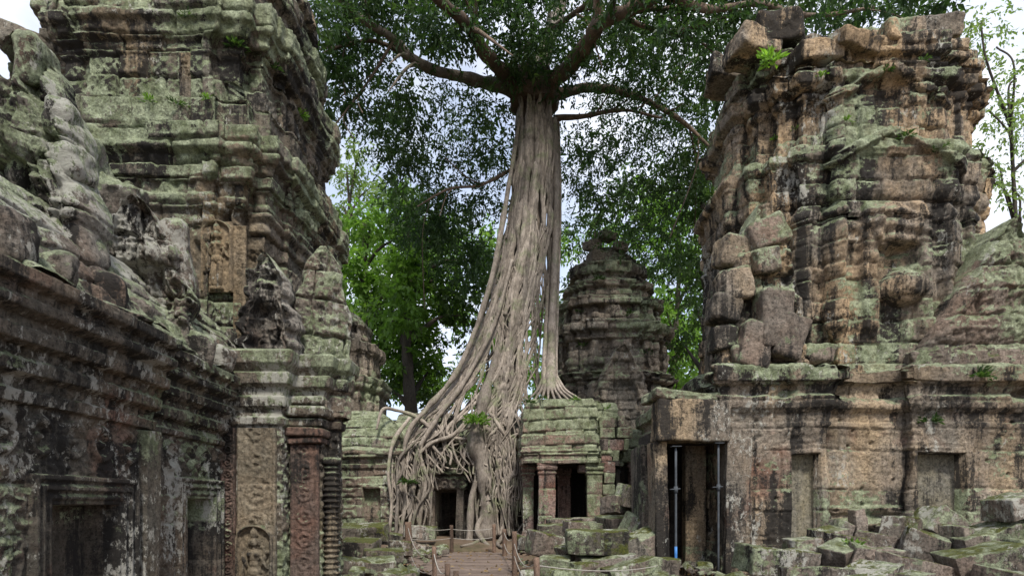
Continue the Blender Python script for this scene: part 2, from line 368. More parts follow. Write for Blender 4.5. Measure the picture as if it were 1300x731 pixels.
    wf = mth(nt, 'MULTIPLY', mth(nt, 'ADD', wv, mth(nt, 'MULTIPLY', wb, .9)), .5); wm = ramp(nt, wf, [(.615-.11*white, 0.), (.64-.11*white, .85)])
    col = mixc(nt, wm, col, (.42, .41, .36))
    nt.links.new(col, b.inputs['Base Color']); b.inputs['Roughness'].default_value = .92
    bp = N(nt, 'ShaderNodeBump'); bp.inputs['Strength'].default_value = bump; bp.inputs['Distance'].default_value = .06
    vo = N(nt, 'ShaderNodeTexVoronoi'); vo.inputs['Scale'].default_value = 11; vo.inputs['Randomness'].default_value = 1; nt.links.new(mixc(nt, .12, pos, noise(nt, pos, 6, 3)), vo.inputs['Vector'])
    pit = ramp(nt, vo.outputs['Distance'], [(.05, 0.), (.3, 1.)])
    hgt = mth(nt, 'ADD', mth(nt, 'ADD', mth(nt, 'MULTIPLY', noise(nt, pos, 8, 10, .78), 1.5), mth(nt, 'MULTIPLY', noise(nt, pos, 45, 4, .7), .45)), mth(nt, 'ADD', mth(nt, 'MULTIPLY', lm, .12), mth(nt, 'MULTIPLY', pit, .22)))
    nt.links.new(hgt, bp.inputs['Height']); nt.links.new(bp.outputs[0], b.inputs['Normal'])
    return m
GREY, BROWN = (.15, .13, .11), (.20, .145, .105)
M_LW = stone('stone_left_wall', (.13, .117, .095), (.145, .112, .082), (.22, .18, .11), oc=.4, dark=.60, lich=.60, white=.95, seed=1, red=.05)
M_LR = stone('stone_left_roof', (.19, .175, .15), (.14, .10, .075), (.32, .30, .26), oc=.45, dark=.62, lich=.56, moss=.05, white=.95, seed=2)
M_LT = stone('stone_left_tower', (.16, .148, .12), (.175, .14, .105), (.25, .19, .115), oc=.35, dark=.6, lich=.72, white=.5, seed=3)
M_RT = stone('stone_right_tower', (.20, .175, .145), (.21, .17, .125), (.44, .315, .19), oc=.54, dark=.66, lich=.58, white=.6, seed=4.4)
M_RB = stone('stone_right_base', (.22, .195, .16), (.235, .19, .145), (.37, .28, .18), oc=.5, dark=.64, lich=.46, white=.62, seed=5, red=.12)
M_CT = stone('stone_middle_tower', (.20, .18, .15), (.215, .175, .135), (.34, .28, .21), oc=.45, dark=.42, lich=.60, white=.6, seed=6)
M_PO = stone('stone_porch', (.22, .195, .16), (.24, .17, .13), (.26, .19, .14), oc=.35, dark=.32, lich=.88, white=.4, seed=7)
M_PI = stone('stone_pillar', (.24, .195, .17), (.25, .15, .12), (.27, .17, .13), oc=.4, dark=.4, lich=.40, white=.75, seed=8, red=.35)
M_GA = stone('stone_gallery', (.15, .135, .115), (.165, .132, .105), (.21, .17, .125), oc=.3, dark=.55, lich=.52, white=.4, seed=9)
M_RU = stone('stone_rubble', (.20, .178, .15), (.21, .165, .132), (.26, .19, .15), oc=.3, dark=.45, lich=.76, moss=.5, white=.85, seed=10)
M_RM = stone('stone_mossy_rubble', (.15, .135, .11), (.15, .12, .095), (.21, .165, .125), oc=.25, dark=.5, lich=.6, moss=.72, white=.7, seed=11)
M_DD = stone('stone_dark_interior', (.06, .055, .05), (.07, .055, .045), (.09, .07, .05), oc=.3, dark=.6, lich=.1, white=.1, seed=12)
M_FD = stone('stone_false_door', (.15, .14, .115), (.19, .165, .11), (.26, .22, .13), oc=.4, dark=.5, lich=.2, white=.4, seed=13, bump=.5)
def bark(name, A, B, D, lichen=0., sc=1.):
    m, nt, b, o = mat_new(name); g = N(nt, 'ShaderNodeNewGeometry'); pos = g.outputs['Position']
    at_ = N(nt, 'ShaderNodeAttribute', attribute_name='blk')
    n1 = noise(nt, mapping(nt, pos, (3*sc, 3*sc, .6*sc)), 1, 7, .65); col = mixc(nt, ramp(nt, n1, [(.35, 0.), (.65, 1.)]), A, B)
    col = mixc(nt, ramp(nt, noise(nt, pos, 2.2*sc, 6, .7), [(.5, 0.), (.72, .85)]), col, D)
    if lichen: col = mixc(nt, ramp(nt, noise(nt, mapping(nt, pos, (1, 1, 1), (4, 4, 4)), 1.6, 6, .7), [(.6-.1*lichen, 0.), (.72-.1*lichen, .7)]), col, (.15, .17, .09))
    hs = N(nt, 'ShaderNodeHueSaturation'); nt.links.new(col, hs.inputs['Color'])
    nt.links.new(mth(nt, 'MULTIPLY_ADD', at_.outputs['Fac'], .7, .62), hs.inputs['Value']); col = hs.outputs[0]
    col = mixc(nt, 1., col, ramp(nt, noise(nt, mapping(nt, pos, (1, 1, .35)), 22*sc, 6, .75), [(.32, .5), (.68, 1.4)]), 'MULTIPLY')
    nt.links.new(col, b.inputs['Base Color']); b.inputs['Roughness'].default_value = .85
    bp = N(nt, 'ShaderNodeBump'); bp.inputs['Strength'].default_value = .6; bp.inputs['Distance'].default_value = .05
    nt.links.new(noise(nt, mapping(nt, pos, (1, 1, .3)), 12*sc, 7, .7), bp.inputs['Height']); nt.links.new(bp.outputs[0], b.inputs['Normal'])
    return m
M_FIG = bark('fig_bark', (.26, .215, .175), (.18, .148, .115), (.085, .068, .052), .3)
M_ROOT = bark('fig_root_bark', (.30, .26, .22), (.19, .16, .13), (.085, .07, .055), .8)
M_BR = bark('branch_bark', (.17, .12, .085), (.11, .085, .065), (.06, .05, .04))
M_TR = bark('forest_bark', (.075, .062, .048), (.05, .042, .033), (.03, .026, .02))
M_POST = bark('post_wood', (.16, .105, .075), (.11, .075, .055), (.06, .045, .035), sc=3)
def leafmat(name, A, B, Cc, trans=.45):
    m, nt, b, o = mat_new(name); at_ = N(nt, 'ShaderNodeAttribute', attribute_name='blk')
    col = ramp(nt, at_.outputs['Fac'], [(0., A), (.5, B), (1., Cc)])
    nt.links.new(col, b.inputs['Base Color']); b.inputs['Roughness'].default_value = .5; b.inputs['Specular IOR Level'].default_value = .3
    tr = N(nt, 'ShaderNodeBsdfTranslucent'); tcx = mixc(nt, 1., col, (1.35, 1.5, .7), 'MULTIPLY'); nt.links.new(tcx, tr.inputs[0])
    ms = N(nt, 'ShaderNodeMixShader'); ms.inputs[0].default_value = trans
    nt.links.new(b.outputs[0], ms.inputs[1]); nt.links.new(tr.outputs[0], ms.inputs[2]); nt.links.new(ms.outputs[0], o.inputs[0]); return m
M_LF = leafmat('fig_leaf', (.018, .040, .015), (.036, .072, .026), (.08, .125, .044), .45)
M_LB = leafmat('forest_leaf', (.065, .13, .022), (.12, .22, .042), (.20, .31, .075), .55)
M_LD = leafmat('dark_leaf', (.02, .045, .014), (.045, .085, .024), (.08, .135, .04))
M_LP = leafmat('pale_leaf', (.09, .14, .05), (.15, .22, .075), (.22, .28, .11), .5)
M_FERN = leafmat('fern_leaf', (.14, .25, .03), (.2, .36, .05), (.28, .45, .08), .4)
def plain(name, col, rough=.6, metal=0., var=.35, sc=9):
    m, nt, b, o = mat_new(name); g = N(nt, 'ShaderNodeNewGeometry')
    f = noise(nt, g.outputs['Position'], sc, 6, .65)
    c = mixc(nt, 1., col, ramp(nt, f, [(.3, 1-var), (.7, 1+var)]), 'MULTIPLY'); nt.links.new(c, b.inputs['Base Color'])
    b.inputs['Roughness'].default_value = rough; b.inputs['Metallic'].default_value = metal; return m
M_STEEL = plain('galvanised_steel', (.055, .062, .07), .85, 0.); M_BLUE = plain('blue_paint', (.05, .17, .42), .5); M_ROPE = plain('rope', (.33, .31, .275), .9, 0, .3, 60)
def groundmat():
    m, nt, b, o = mat_new('earth'); g = N(nt, 'ShaderNodeNewGeometry'); pos = g.outputs['Position']
    col = mixc(nt, ramp(nt, noise(nt, pos, .8, 6, .65), [(.35, 0.), (.65, 1.)]), (.12, .085, .06), (.17, .125, .085))
    col = mixc(nt, ramp(nt, noise(nt, pos, .35, 6, .7), [(.56, 0.), (.68, .7)]), col, (.05, .055, .022))
    col = mixc(nt, ramp(nt, noise(nt, pos, 9, 6, .75), [(.55, 0.), (.66, 1.)]), col, (.06, .042, .03))
    nt.links.new(col, b.inputs['Base Color']); b.inputs['Roughness'].default_value = .95
    bp = N(nt, 'ShaderNodeBump'); bp.inputs['Strength'].default_value = .8; bp.inputs['Distance'].default_value = .08
    nt.links.new(noise(nt, pos, 6, 9, .75), bp.inputs['Height']); nt.links.new(bp.outputs[0], b.inputs['Normal']); return m
M_GND = groundmat()
def woodmat():
    m, nt, b, o = mat_new('boardwalk_wood'); g = N(nt, 'ShaderNodeNewGeometry'); pos = g.outputs['Position']; at_ = N(nt, 'ShaderNodeAttribute', attribute_name='blk')
    col = mixc(nt, at_.outputs['Fac'], (.125, .095, .078), (.225, .175, .145))
    col = mixc(nt, 1., col, ramp(nt, noise(nt, mapping(nt, pos, (1.2, 14, 14)), 2.2, 6, .7), [(.3, .55), (.7, 1.35)]), 'MULTIPLY')
    nt.links.new(col, b.inputs['Base Color']); b.inputs['Roughness'].default_value = .75; return m
M_WOOD = woodmat()
# ================================================================== SETTING
gx = np.r_[np.linspace(-900, -14, 26), np.linspace(-13, 13, 131), np.linspace(14, 900, 26)]
gy = np.r_[np.linspace(-120, -2, 12), np.linspace(-1.5, 34, 160), np.linspace(36, 1800, 30)]
X, Y = np.meshgrid(gx, gy); Zg = .10*fbm(st3(X*.6, Y*.6), 4, 3)+.05*fbm(st3(X*3, Y*3), 3, 8)-.12
Zg = Zg-.25*np.exp(-((X+1.4)/1.8)**2)*(np.abs(Y-10) < 9)+sstep(Y, 17.5, 21)*.35*(np.abs(X) < 9)
mb = MB(); mb.grid(st3(X, Y, Zg)); struct(mb.build('ground', M_GND))
# boardwalk: planks laid across, widening into a viewing platform in front of the roots
mb = MB(); y = 2.0; k = 0
rs = np.random.RandomState(4)
while y < 18.45:
    wdt = .15
    xl = np.interp(y, [2, 12.0, 14.2, 15.6, 18.5], [-1.35, -1.42, -2.1, -2.9, -2.95]); xr = np.interp(y, [2, 12, 13, 18.5], [-.02, -.03, -.02, -.02])
    dz = rs.randn()*.004; sk = rs.randn()*.006
    V = []
    nx = 8
    for i in range(nx+1):
        xx = xl+(xr-xl)*i/nx+(rs.randn()*.02 if i in (0, nx) else 0); zz = dz+.006*math.sin(i*1.3+k)
        V += [(xx, y+sk*i, zz), (xx, y+wdt-.014+sk*i, zz), (xx, y+sk*i, zz-.04), (xx, y+wdt-.014+sk*i, zz-.04)]
    Q = []
    for i in range(nx):
        a, b_ = i*4, i*4+4
        Q += [(a, b_, b_+1, a+1), (a+2, a+3, b_+3, b_+2), (a, a+2, b_+2, b_), (a+1, b_+1, b_+3, a+3)]
    Q += [(0, 1, 3, 2), (nx*4, nx*4+2, nx*4+3, nx*4+1)]
    mb.raw(V, Q, blk=rs.rand()); y += wdt; k += 1
for xx in (-2.7, -1.3, -.2):
    y0 = 2 if xx > -2 else 15.4
    addbox(mb, (xx-.05, y0, -.18), (xx+.05, 18.3, -.05))
struct(mb.build('boardwalk', M_WOOD, smooth=False))

# ================================================================== LEFT GALLERY (near, left edge of frame)
LG = thing('temple_gallery', 'near dark carved stone gallery along the left edge with mossy roof and framed blind windows', 'gallery', (-5.2, 6.5, 0))
XA = -4.15
ROOF_A = [(3.30, .30), (3.36, .16), (3.5, .08), (3.9, -.12), (4.35, -.5), (4.75, -1.0), (5.05, -1.6), (5.2, -2.2)]
CORN = [(-.3, 0), (2.24, 0), (2.26, .06), (2.36, .07), (2.38, .03), (2.46, .03), (2.50, .12), (2.60, .13), (2.63, .09), (2.70, .10), (2.74, .20), (2.84, .22), (2.86, .17),
        (2.93, .17), (2.98, .29), (3.06, .31), (3.08, .25), (3.14, .26), (3.18, .35), (3.28, .36), (3.30, .30)]
def winfeat(wins, carve_band=None):
    def f(s, z, P):
        d = np.zeros_like(s); m = np.ones_like(s)
        for (s0, s1, z1, dep) in wins:
            # stepped frame, then recess
            for k, (gw, st) in enumerate(((.27, .085), (.215, -.03), (.175, .018), (.13, -.035), (.085, .016), (.045, -.03))):
                ins = (s > s0-gw) & (s < s1+gw) & (z < z1+gw); d = d+np.where(ins, st, 0); m = np.where(ins, .12, m)
            ins = (s > s0) & (s < s1) & (z < z1); d = np.where(ins, -dep, d); m = np.where(ins, .25, m)
        if carve_band is not None: d = d+carve_band(s, z)*m
        return d, m
    return f
def carveA(s, z):
    # frieze of medallions over the windows, scrolls between them
    d = np.zeros_like(s)
    p = (s % .42)-.21; r = np.hypot(p, (z-2.0)*.9)
    band = sstep(z, 1.80, 1.83)*(1-sstep(z, 2.2, 2.23))
    d += band*(.042*np.cos(r*46)*np.exp(-(r/.26)**2)+.012)
    q = st3(s*9, z*9, 3.3); wv = 1.3*vn(q*.45, 5)
    scroll = 1.1*ridge(st3(s*11, z*11, 3.)+.9*st3(vn(q*.6, 4), vn(q*.6+9, 5)), 2, 14)
    low = (1-sstep(z, 1.74, 1.78)); d += low*.024*scroll
    dent = sstep(z, 2.63, 2.65)*(1-sstep(z, 2.71, 2.73)); d += dent*.022*np.sign(np.sin(s*42))
    dent = sstep(z, 3.07, 3.09)*(1-sstep(z, 3.14, 3.16)); d += dent*.025*np.cos(s*30)
    dent = sstep(z, 2.38, 2.4)*(1-sstep(z, 2.46, 2.47)); d += dent*.018*np.cos(s*50)
    # worn pilaster strip between the two windows
    return d
Ys = 2.4
pathA = [(XA, Ys), (XA, 7.25)]
winA = [(5.66-Ys, 6.62-Ys, 1.40, .32)]
P, b = wall(pathA, CORN, ds=.014, dz=.013, feat=winfeat(winA, carveA), seed=41, h=.46, wd=.95, joint=.012, bump=.008, erode=.03, melt=.025, fine=.008)
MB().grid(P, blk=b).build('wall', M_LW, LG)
P, b = wall(pathA, ROOF_A, ds=.022, dz=.022, seed=42, h=.30, wd=.6, joint=.045, bump=.05, erode=.08, melt=.05, fine=.03)
MB().grid(P, blk=b).build('roof', M_LR, LG)
XB = -4.27
pathB = [(XB, 7.25), (XB, 9.32)]
CB = [(z if z < 2.3 else z-.04, o*.92) for z, o in CORN]
winB = [(8.24-7.25, 8.92-7.25, 1.48, .36)]
P, b = wall(pathB, CB, ds=.016, dz=.015, feat=winfeat(winB, carveA), seed=43, h=.46, wd=.95, joint=.014, bump=.01, erode=.03, melt=.025, fine=.008)
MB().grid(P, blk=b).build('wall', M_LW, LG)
P, b = wall([(XB, 7.25), (XB, 10.4)], [(z-.04, o) for z, o in ROOF_A], ds=.03, dz=.025, seed=44, h=.30, wd=.6, joint=.045, bump=.05, erode=.08, melt=.05, fine=.03)
MB().grid(P, blk=b).build('roof', M_LR, LG)
# end return closing segment A where it steps back
P, b = wall([(XA+.05, 7.24), (XA-2.2, 7.24)], [(-.3, 0), (3.3, 0)], ds=.06, dz=.06, seed=45); MB().grid(P, blk=b).build('end_wall', M_LW, LG)
# rear wall so the gallery is a closed building
P, b = wall([(-6.6, 10.6), (-6.6, 2.4)], [(-.3, 0), (5.2, 0)], ds=.1, dz=.1, seed=46); MB().grid(P, blk=b).build('rear_wall', M_LW, LG)
# jamb pilaster standing proud between the windows, and vertical wall break
mb = MB(); addblock(mb, (XA+.03, 7.12, 1.0), (.14, .26, 2.5), seed=5, n=40, bev=.1, rough=.02, chip=.02); mb.build('pilaster', M_LW, LG)
# roof-edge lotus row / broken antefixes
rs = np.random.RandomState(9)
for i, (yy, zz, sz) in enumerate([(4.4, 3.5, .3), (5.1, 3.52, .34), (5.6, 3.5, .26), (6.35, 3.48, .3), (6.9, 3.5, .38), (8.2, 3.42, .3), (8.8, 3.45, .34)]):
    mb = MB(); addblock(mb, (XA+.08, yy, zz), (.3, sz, .34+.1*(i % 2)), (4*i, 5, 9*i), seed=60+i, n=14, bev=.3, rough=.07, chip=.25); mb.build('antefix', M_LR, LG)
# ---- pediments on the roof: flame-shaped slabs with worn carving
def ped_out(w0, lob=.06, peak=1.6):
    def f(v): return w0*(1-v**peak)**.75*(1+lob*np.sin(v*21))+.02
    return f
def ped_rel(w0, seed=0, figs=()):
    def f(x, v, u):
        r = np.abs(u)
        d = .13*np.exp(-((r-.82)/.13)**2)-.22*(1-sstep(r, .50, .62))*(1-sstep(v, .50, .62))+.10*np.exp(-(((r-.55)/.07)**2))*(1-sstep(v, .55, .7))
        d = d+.06*np.sign(np.sin(v*40))*np.abs(np.sin(v*40))**.5*np.exp(-((r-.85)/.14)**2)
        for (a, bb, rr, hh) in figs:
            q = 1-((u-a)/rr)**2-((v-bb)/(rr*.9))**2; d = d+hh*np.sqrt(np.maximum(q, 0))
        return d+.055*ridge(st3(x*6, v*10, seed), 3, seed)
    return f
PE = thing('stone_pediment', 'tall pale lichened gable pediment with worn carved face on the near left gallery roof', 'pediment', (-4.95, 6.55, 3.4))
mb = MB(); slab(mb, (-4.86, 6.55, 0), (1, 0), ped_out(.60, .13, 2.6), 3.3, 6.0, .45, ped_rel(.6, 3, [(-.1, .30, .5, .16), (.2, .62, .22, .16), (-.35, .6, .2, .14), (.5, .45, .2, .12), (-.1, .78, .25, .14)]), seed=11, nu=130, nv=190, rough=.12, block=(.36, .5))
mb.build('carved_gable', M_LR, PE)
for i, (x_, z_, sx_, sz_, ry_) in enumerate([(-4.30, 3.55, .34, .5, 10), (-4.33, 4.0, .30, .42, -8), (-4.40, 4.42, .28, .40, 14), (-4.46, 4.85, .26, .38, -6), (-4.56, 5.25, .24, .36, 12), (-5.36, 4.6, .28, .4, 8), (-5.3, 5.1, .26, .4, -10), (-4.84, 5.85, .26, .5, 4)]):
    mb = MB(); addblock(mb, (x_, 6.42, z_), (sx_, .46, sz_), (6, ry_, 8), seed=500+i, n=22, bev=.38, rough=.07, chip=.2); mb.build('naga_head', M_LR, PE)
mb = MB(); slab(mb, (-5.55, 6.75, 0), (1, -.1), ped_out(.62, .12, 2.2), 3.3, 5.65, .4, ped_rel(.5, 4, [(.2, .5, .3, .14), (-.2, .3, .3, .14)]), seed=13, nu=110, nv=150, rough=.12, block=(.36, .5)); mb.build('carved_gable', M_LR, PE)
mb = MB(); addblock(mb, (-4.6, 6.35, 4.05), (.42, .4, .62), (8, -14, 10), seed=71, n=22, bev=.5, rough=.06, chip=.1); mb.build('carved_torso', M_LW, PE)
mb = MB(); addblock(mb, (-4.95, 6.3, 4.7), (.2, .25, .5), (5, 8, 0), seed=72, n=18, bev=.5, rough=.06); mb.build('carved_head', M_LR, PE)
PE2 = thing('stone_pediment', 'broken white-crusted carved gable fragment between near left gallery roof and tower', 'pediment', (-4.75, 8.2, 3.6))
mb = MB(); slab(mb, (-4.78, 8.2, 0), (.95, .3), ped_out(.62, .1, 2.6), 3.4, 5.2, .4, ped_rel(.6, 5, [(.2, .55, .3, .12)]), seed=12, nu=100, nv=140, rough=.12, block=(.34, .45)); mb.build('carved_gable', M_LR, PE2)
mb = MB(); addblock(mb, (-5.3, 8.35, 5.45), (.7, .5, .6), (14, 20, 25), seed=73, n=22, bev=.3, rough=.12, chip=.3); mb.build('tilted_block', M_LR, PE2)
mb = MB(); addblock(mb, (-4.42, 8.3, 4.6), (.34, .4, .95), (6, -8, 15), seed=74, n=26, bev=.35, rough=.1, chip=.3); mb.build('carved_fragment', M_LR, PE2)
mb = MB(); addblock(mb, (-6.0, 8.4, 5.75), (1.2, .7, .9), (4, -8, 10), seed=75, n=24, bev=.25, rough=.13, chip=.4); mb.build('tilted_block', M_LR, PE2)
# ---- porch at the end of the gallery
PO = thing('temple_porch', 'carved porch end with relief goddess, ringed colonette and red-brown jamb at left building corner', 'porch', (-3.5, 9.6, 0))
PCORN = [(-.3, .03), (.1, .03), (.12, 0), (2.55, 0), (2.58, .05), (2.68, .06), (2.70, .02), (2.80, .02), (2.84, .09), (2.98, .10), (3.0, .05), (3.12, .06), (3.16, .15), (3.32, .17), (3.34, .12), (3.46, .22), (3.62, .24), (3.66, .16)]
def pilfeat(s, z, P):
    d = np.zeros_like(s); m = np.full_like(s, .5)
    x = s % .5; q = st3(s*9, z*9, 2.2); wv = 1.4*vn(q*.5, 3)
    d = .022*ridge(st3(s*12, z*12, 3.)+.8*st3(vn(q*.6, 4), vn(q*.6+9, 5)), 2, 14)*(z < 2.5)
    ring = np.hypot(((s-.22) % .44)-.22, ((z) % .44)-.22); d = d+.014*np.cos(ring*44)*(z < 2.5)*(s > .45)
    return d, m
P, b = wall([(-4.35, 9.3), (-3.4, 9.3), (-3.4, 9.62), (-2.9, 9.62), (-2.9, 9.9), (-2.72, 9.9), (-2.72, 10.1), (-3.7, 10.6), (-4.35, 12)], PCORN, ds=.014, dz=.014, feat=pilfeat, seed=47, h=.62, wd=1.2, joint=.014, bump=.008, erode=.02, melt=.02, fine=.007)
MB().grid(P, blk=b).build('wall', M_LW, PO)
M_PIL = stone('stone_pale_pilaster', (.19, .17, .13), (.22, .175, .12), (.27, .22, .145), oc=.4, dark=.45, lich=.25, white=.5, seed=14)
M_JMB = stone('stone_red_jamb', (.15, .12, .10), (.15, .10, .08), (.19, .115, .085), oc=.3, dark=.52, lich=.2, white=.4, seed=15, red=.3)
def strip(mb, x0, x1, yf, z0, z1, feat, ds=.012, th=.06, side=True):
    """carved pilaster strip facing the camera, with returns"""
    P, b = wall([(x0, yf+th), (x0, yf), (x1, yf), (x1, yf+th)], [(z0, 0), (z1, 0)], ds=ds, dz=ds, feat=feat, seed=int(abs(x0)*100), h=.6, wd=1.5, joint=.008, bump=.004, erode=.012, melt=.0, fine=.006)
    mb.grid(P, blk=b)
def scrollfeat(amp, fr, border=.05, W=1., th=.06):
    def f(s, z, P):
        x = s-th; c = x-W/2
        wv = np.sin(z*fr*.5)*W*.16
        pz = W*.8; r = np.hypot(c*.95, ((z/pz) % 1.-.5)*pz); an = np.arctan2(c, ((z/pz) % 1.-.5)*pz)
        q = st3(c*13, z*13, W*9); leaf = ridge(q+.8*st3(fbm(q*.5, 2, 3), fbm(q*.5+7, 2, 4)), 2, 12)
        d = (amp*np.cos(r*95/pz*.25+.6*np.sin(an*5))*np.exp(-(r/(pz*.42))**4)+amp*.9*leaf)*(np.abs(c) < W/2-border)
        d = d+amp*1.2*((np.abs(c) > W/2-border*.8) & (np.abs(c) < W/2-.008))
        return d, np.full_like(s, .4)
    return f
mb = MB(); strip(mb, -4.02, -3.46, 9.22, -.2, 2.52, scrollfeat(.016, 22, .05, .56)); mb.build('pilaster', M_PIL, PO)
mb = MB(); strip(mb, -4.28, -4.06, 9.25, -.2, 2.52, scrollfeat(.024, 17, .03, .22)); mb.build('pilaster', M_JMB, PO)
mb = MB(); strip(mb, -3.36, -2.93, 9.54, -.2, 2.30, scrollfeat(.014, 20, .06, .43)); mb.build('door_jamb', M_JMB, PO)
def relief_figure(mb, x, yf, z0, hgt, seed=0, wfac=1., dep=.5, niche=True):
    """standing goddess carved in shallow relief under a small arch"""
    H = hgt; nu, nv = 90, 170; W = .46*H*wfac
    U, V = np.meshgrid(np.linspace(-W/2, W/2, nu), np.linspace(0, H, nv)); D = np.full_like(U, 0.)
    def ell(cx, cz, rx, rz, d, rt=0.):
        c, s_ = math.cos(rt), math.sin(rt); a = (U-cx*H)*c+(V-cz*H)*s_; b_ = -(U-cx*H)*s_+(V-cz*H)*c
        q = 1-(a/(rx*H))**2-(b_/(rz*H))**2; return d*H*np.sqrt(np.maximum(q, 0))
    body = [(0, .80, .048, .062, .09, 0), (0, .90, .045, .07, .07, 0), (0, .965, .022, .05, .05, 0), (0, .735, .024, .04, .05, 0), (0, .645, .085, .085, .07, 0), (-.04, .66, .038, .036, .10, 0), (.04, .66, .038, .036, .10, 0),
            (0, .55, .058, .08, .06, 0), (0, .46, .085, .07, .08, 0), (-.04, .28, .048, .20, .07, 0), (.04, .28, .048, .20, .07, 0), (0, .22, .085, .17, .045, 0), (-.05, .05, .05, .035, .07, 0), (.05, .05, .05, .035, .07, 0),
            (-.115, .60, .026, .10, .06, .35), (-.13, .47, .022, .10, .055, -.1), (.115, .60, .026, .10, .06, -.35), (.12, .56, .022, .09, .06, .5), (.15, .68, .026, .03, .06, 0), (-.13, .36, .025, .035, .06, 0),
            (-.058, .80, .014, .045, .05, 0), (.058, .80, .014, .045, .05, 0)]
    for e_ in body: D = np.maximum(D, ell(*e_)*dep)
    if niche:
        r = np.hypot(U/(.2*H), np.maximum(0, V-.82*H)/(.17*H)); arch = np.exp(-((r-1.)/.10)**2)
        D = np.maximum(D, .04*H*arch*dep*1.6); D = D-.012*H*(r < .95)*(D < .004)
    Xw = x+U; Q = st3(Xw, yf+V*0, z0+V)
    D = D+.005*fbm(Q*14, 3, seed)+.008*fbm(Q*4, 3, seed+1)
    edge = np.minimum(np.minimum(U+W/2, W/2-U), np.minimum(V, H-V)); D = np.where(edge < 1e-6, -.03, D)
    mb.grid(st3(Xw, yf-D, z0+V)); return mb
relief_figure(MB(), -3.76, 9.205, -.15, 1.25, 2, .95, .95).build('goddess_relief', M_PIL, PO)
mb = MB(); pr = [(.02, -.1), (.14, -.1)]
z = -.1
while z < 2.0:
    r = .105+.012*math.sin(z*9); pr += [(r, z), (r+.028, z+.012), (r+.028, z+.03), (r, z+.042), (r-.006, z+.075)]; z += .085
pr += [(.15, 2.02), (.15, 2.12), (.02, 2.12)]
lathe(mb, (-2.80, 9.76, 0), pr, 24); mb.build('colonette', M_PIL, PO)
# capital block over the jamb
for i, (zc, hh, ex) in enumerate([(2.36, .10, .02), (2.49, .13, .06), (2.64, .13, .02), (2.80, .16, .09), (2.96, .12, .05)]):
    mb = MB(); addblock(mb, (-3.13, 9.68, zc), (.5+ex*2, .4+ex*2, hh), seed=90+i, n=18, bev=.3, rough=.012, chip=.03); mb.build('capital', M_JMB if i < 2 else M_LW, PO)
mb = MB(); slab(mb, (-3.62, 9.5, 0), (1, 0), lambda v: np.interp(v, [0, .12, .3, .42, .6, .75, .9, 1], [.40, .46, .40, .47, .30, .34, .2, .05])*(1+.06*np.sin(v*40)), 3.45, 5.05, .35, ped_rel(.5, 8, [(0.1, .40, .2, .12), (.35, .48, .16, .12), (-.2, .3, .2, .08)]), seed=21, nu=90, nv=110, rough=.09); mb.build('pediment', M_LR, PO)
M_LICH = stone('stone_lichened_slab', (.19, .17, .14), (.2, .15, .11), (.27, .25, .2), oc=.3, dark=.42, lich=.85, white=.6, seed=16)
mb = MB(); slab(mb, (-3.02, 10.02, 0), (.93, .36), lambda v: np.interp(v, [0, .2, .5, .62, .8, .92, 1], [.42, .44, .40, .44, .30, .26, .06])*(1+.05*np.sin(v*31)), 2.75, 5.35, .5, lambda x, v, u: .07*ridge(st3(x*3, v*5, 1), 3, 5), seed=22, nu=80, nv=140, rough=.12, block=(.5, .8)); mb.build('pediment', M_LICH, PO)

# ================================================================== LEFT TOWER
LT = thing('temple_tower', 'huge lichened stepped stone tower behind the left gallery, its top cut off by the frame', 'tower', (-6.45, 13.3, 0))
cx, cy, RR = -5.95, 12.6, 2.4
prof = [(2.8, 1.0, 0), (5.9, 1.0, 0), (6.0, 1., .06), (6.12, 1., .02), (6.2, 1., .14), (6.38, 1., .16), (6.42, 1., .10), (6.56, 1., .12), (6.62, 1, .27), (6.8, 1, .30), (6.84, 1, .22), (6.98, 1, .25), (7.05, 1, .42), (7.42, 1, .45), (7.46, .98, .30),
        (7.5, .97, .28), (7.95, .97, .30), (8.0, .95, .02), (8.75, .94, 0), (8.82, .94, .10), (8.95, .94, .06), (9.02, .94, .22), (9.2, .94, .26), (9.25, .94, .36), (9.72, .93, .38), (9.78, .90, .15), (9.9, .88, .0), (10.5, .87, 0), (10.58, .87, .2), (10.95, .87, .25), (11.0, .84, .0), (11.6, .80, 0), (11.7, .8, .2), (12.1, .78, .2), (12.2, .7, 0), (12.9, .62, 0)]
prof = [(a, b, c*.75) for a, b, c in prof]
def lt_feat(s, z, P):
    d = .012*np.sin(s*38+2*vn(st3(s*5, z*5), 2))*np.sin(z*38)*((z < 5.9) | ((z > 8.) & (z < 8.7)))
    d = d+.03*np.cos(s*24)*sstep(z, 6.42, 6.44)*(1-sstep(z, 6.55, 6.57))+.03*np.cos(s*30)*sstep(z, 6.84, 6.86)*(1-sstep(z, 6.96, 6.98))
    return d, np.ones_like(s)
prasat(cx, cy, RR, prof, [('tower_body', 2.8, 5.9), ('cornice', 5.9, 8.0), ('tower_tier', 8.0, 9.9), ('tower_tier', 9.9, 11.0), ('tower_tier', 11.0, 12.9)], M_LT, LT, 51, ds=.024, feat=lt_feat, sq=True, sx=.79,
       h=.40, wd=.7, joint=.05, bump=.045, erode=.06, melt=.02, fine=.024, miss=.05)
M_TAN = stone('stone_tan_panel', (.18, .155, .12), (.20, .155, .10), (.27, .20, .12), oc=.45, dark=.45, lich=.25, white=.4, seed=17)
mb = MB(); relief_figure(mb, -4.80, 10.25, 4.85, 1.15, 3, .95, .8); mb.build('goddess_relief', M_TAN, LT)
mb = MB(); strip(mb, -4.56, -4.36, 10.30, 4.1, 5.95, scrollfeat(.014, 24, .03, .22), ds=.016); mb.build('pilaster', M_TAN, LT)
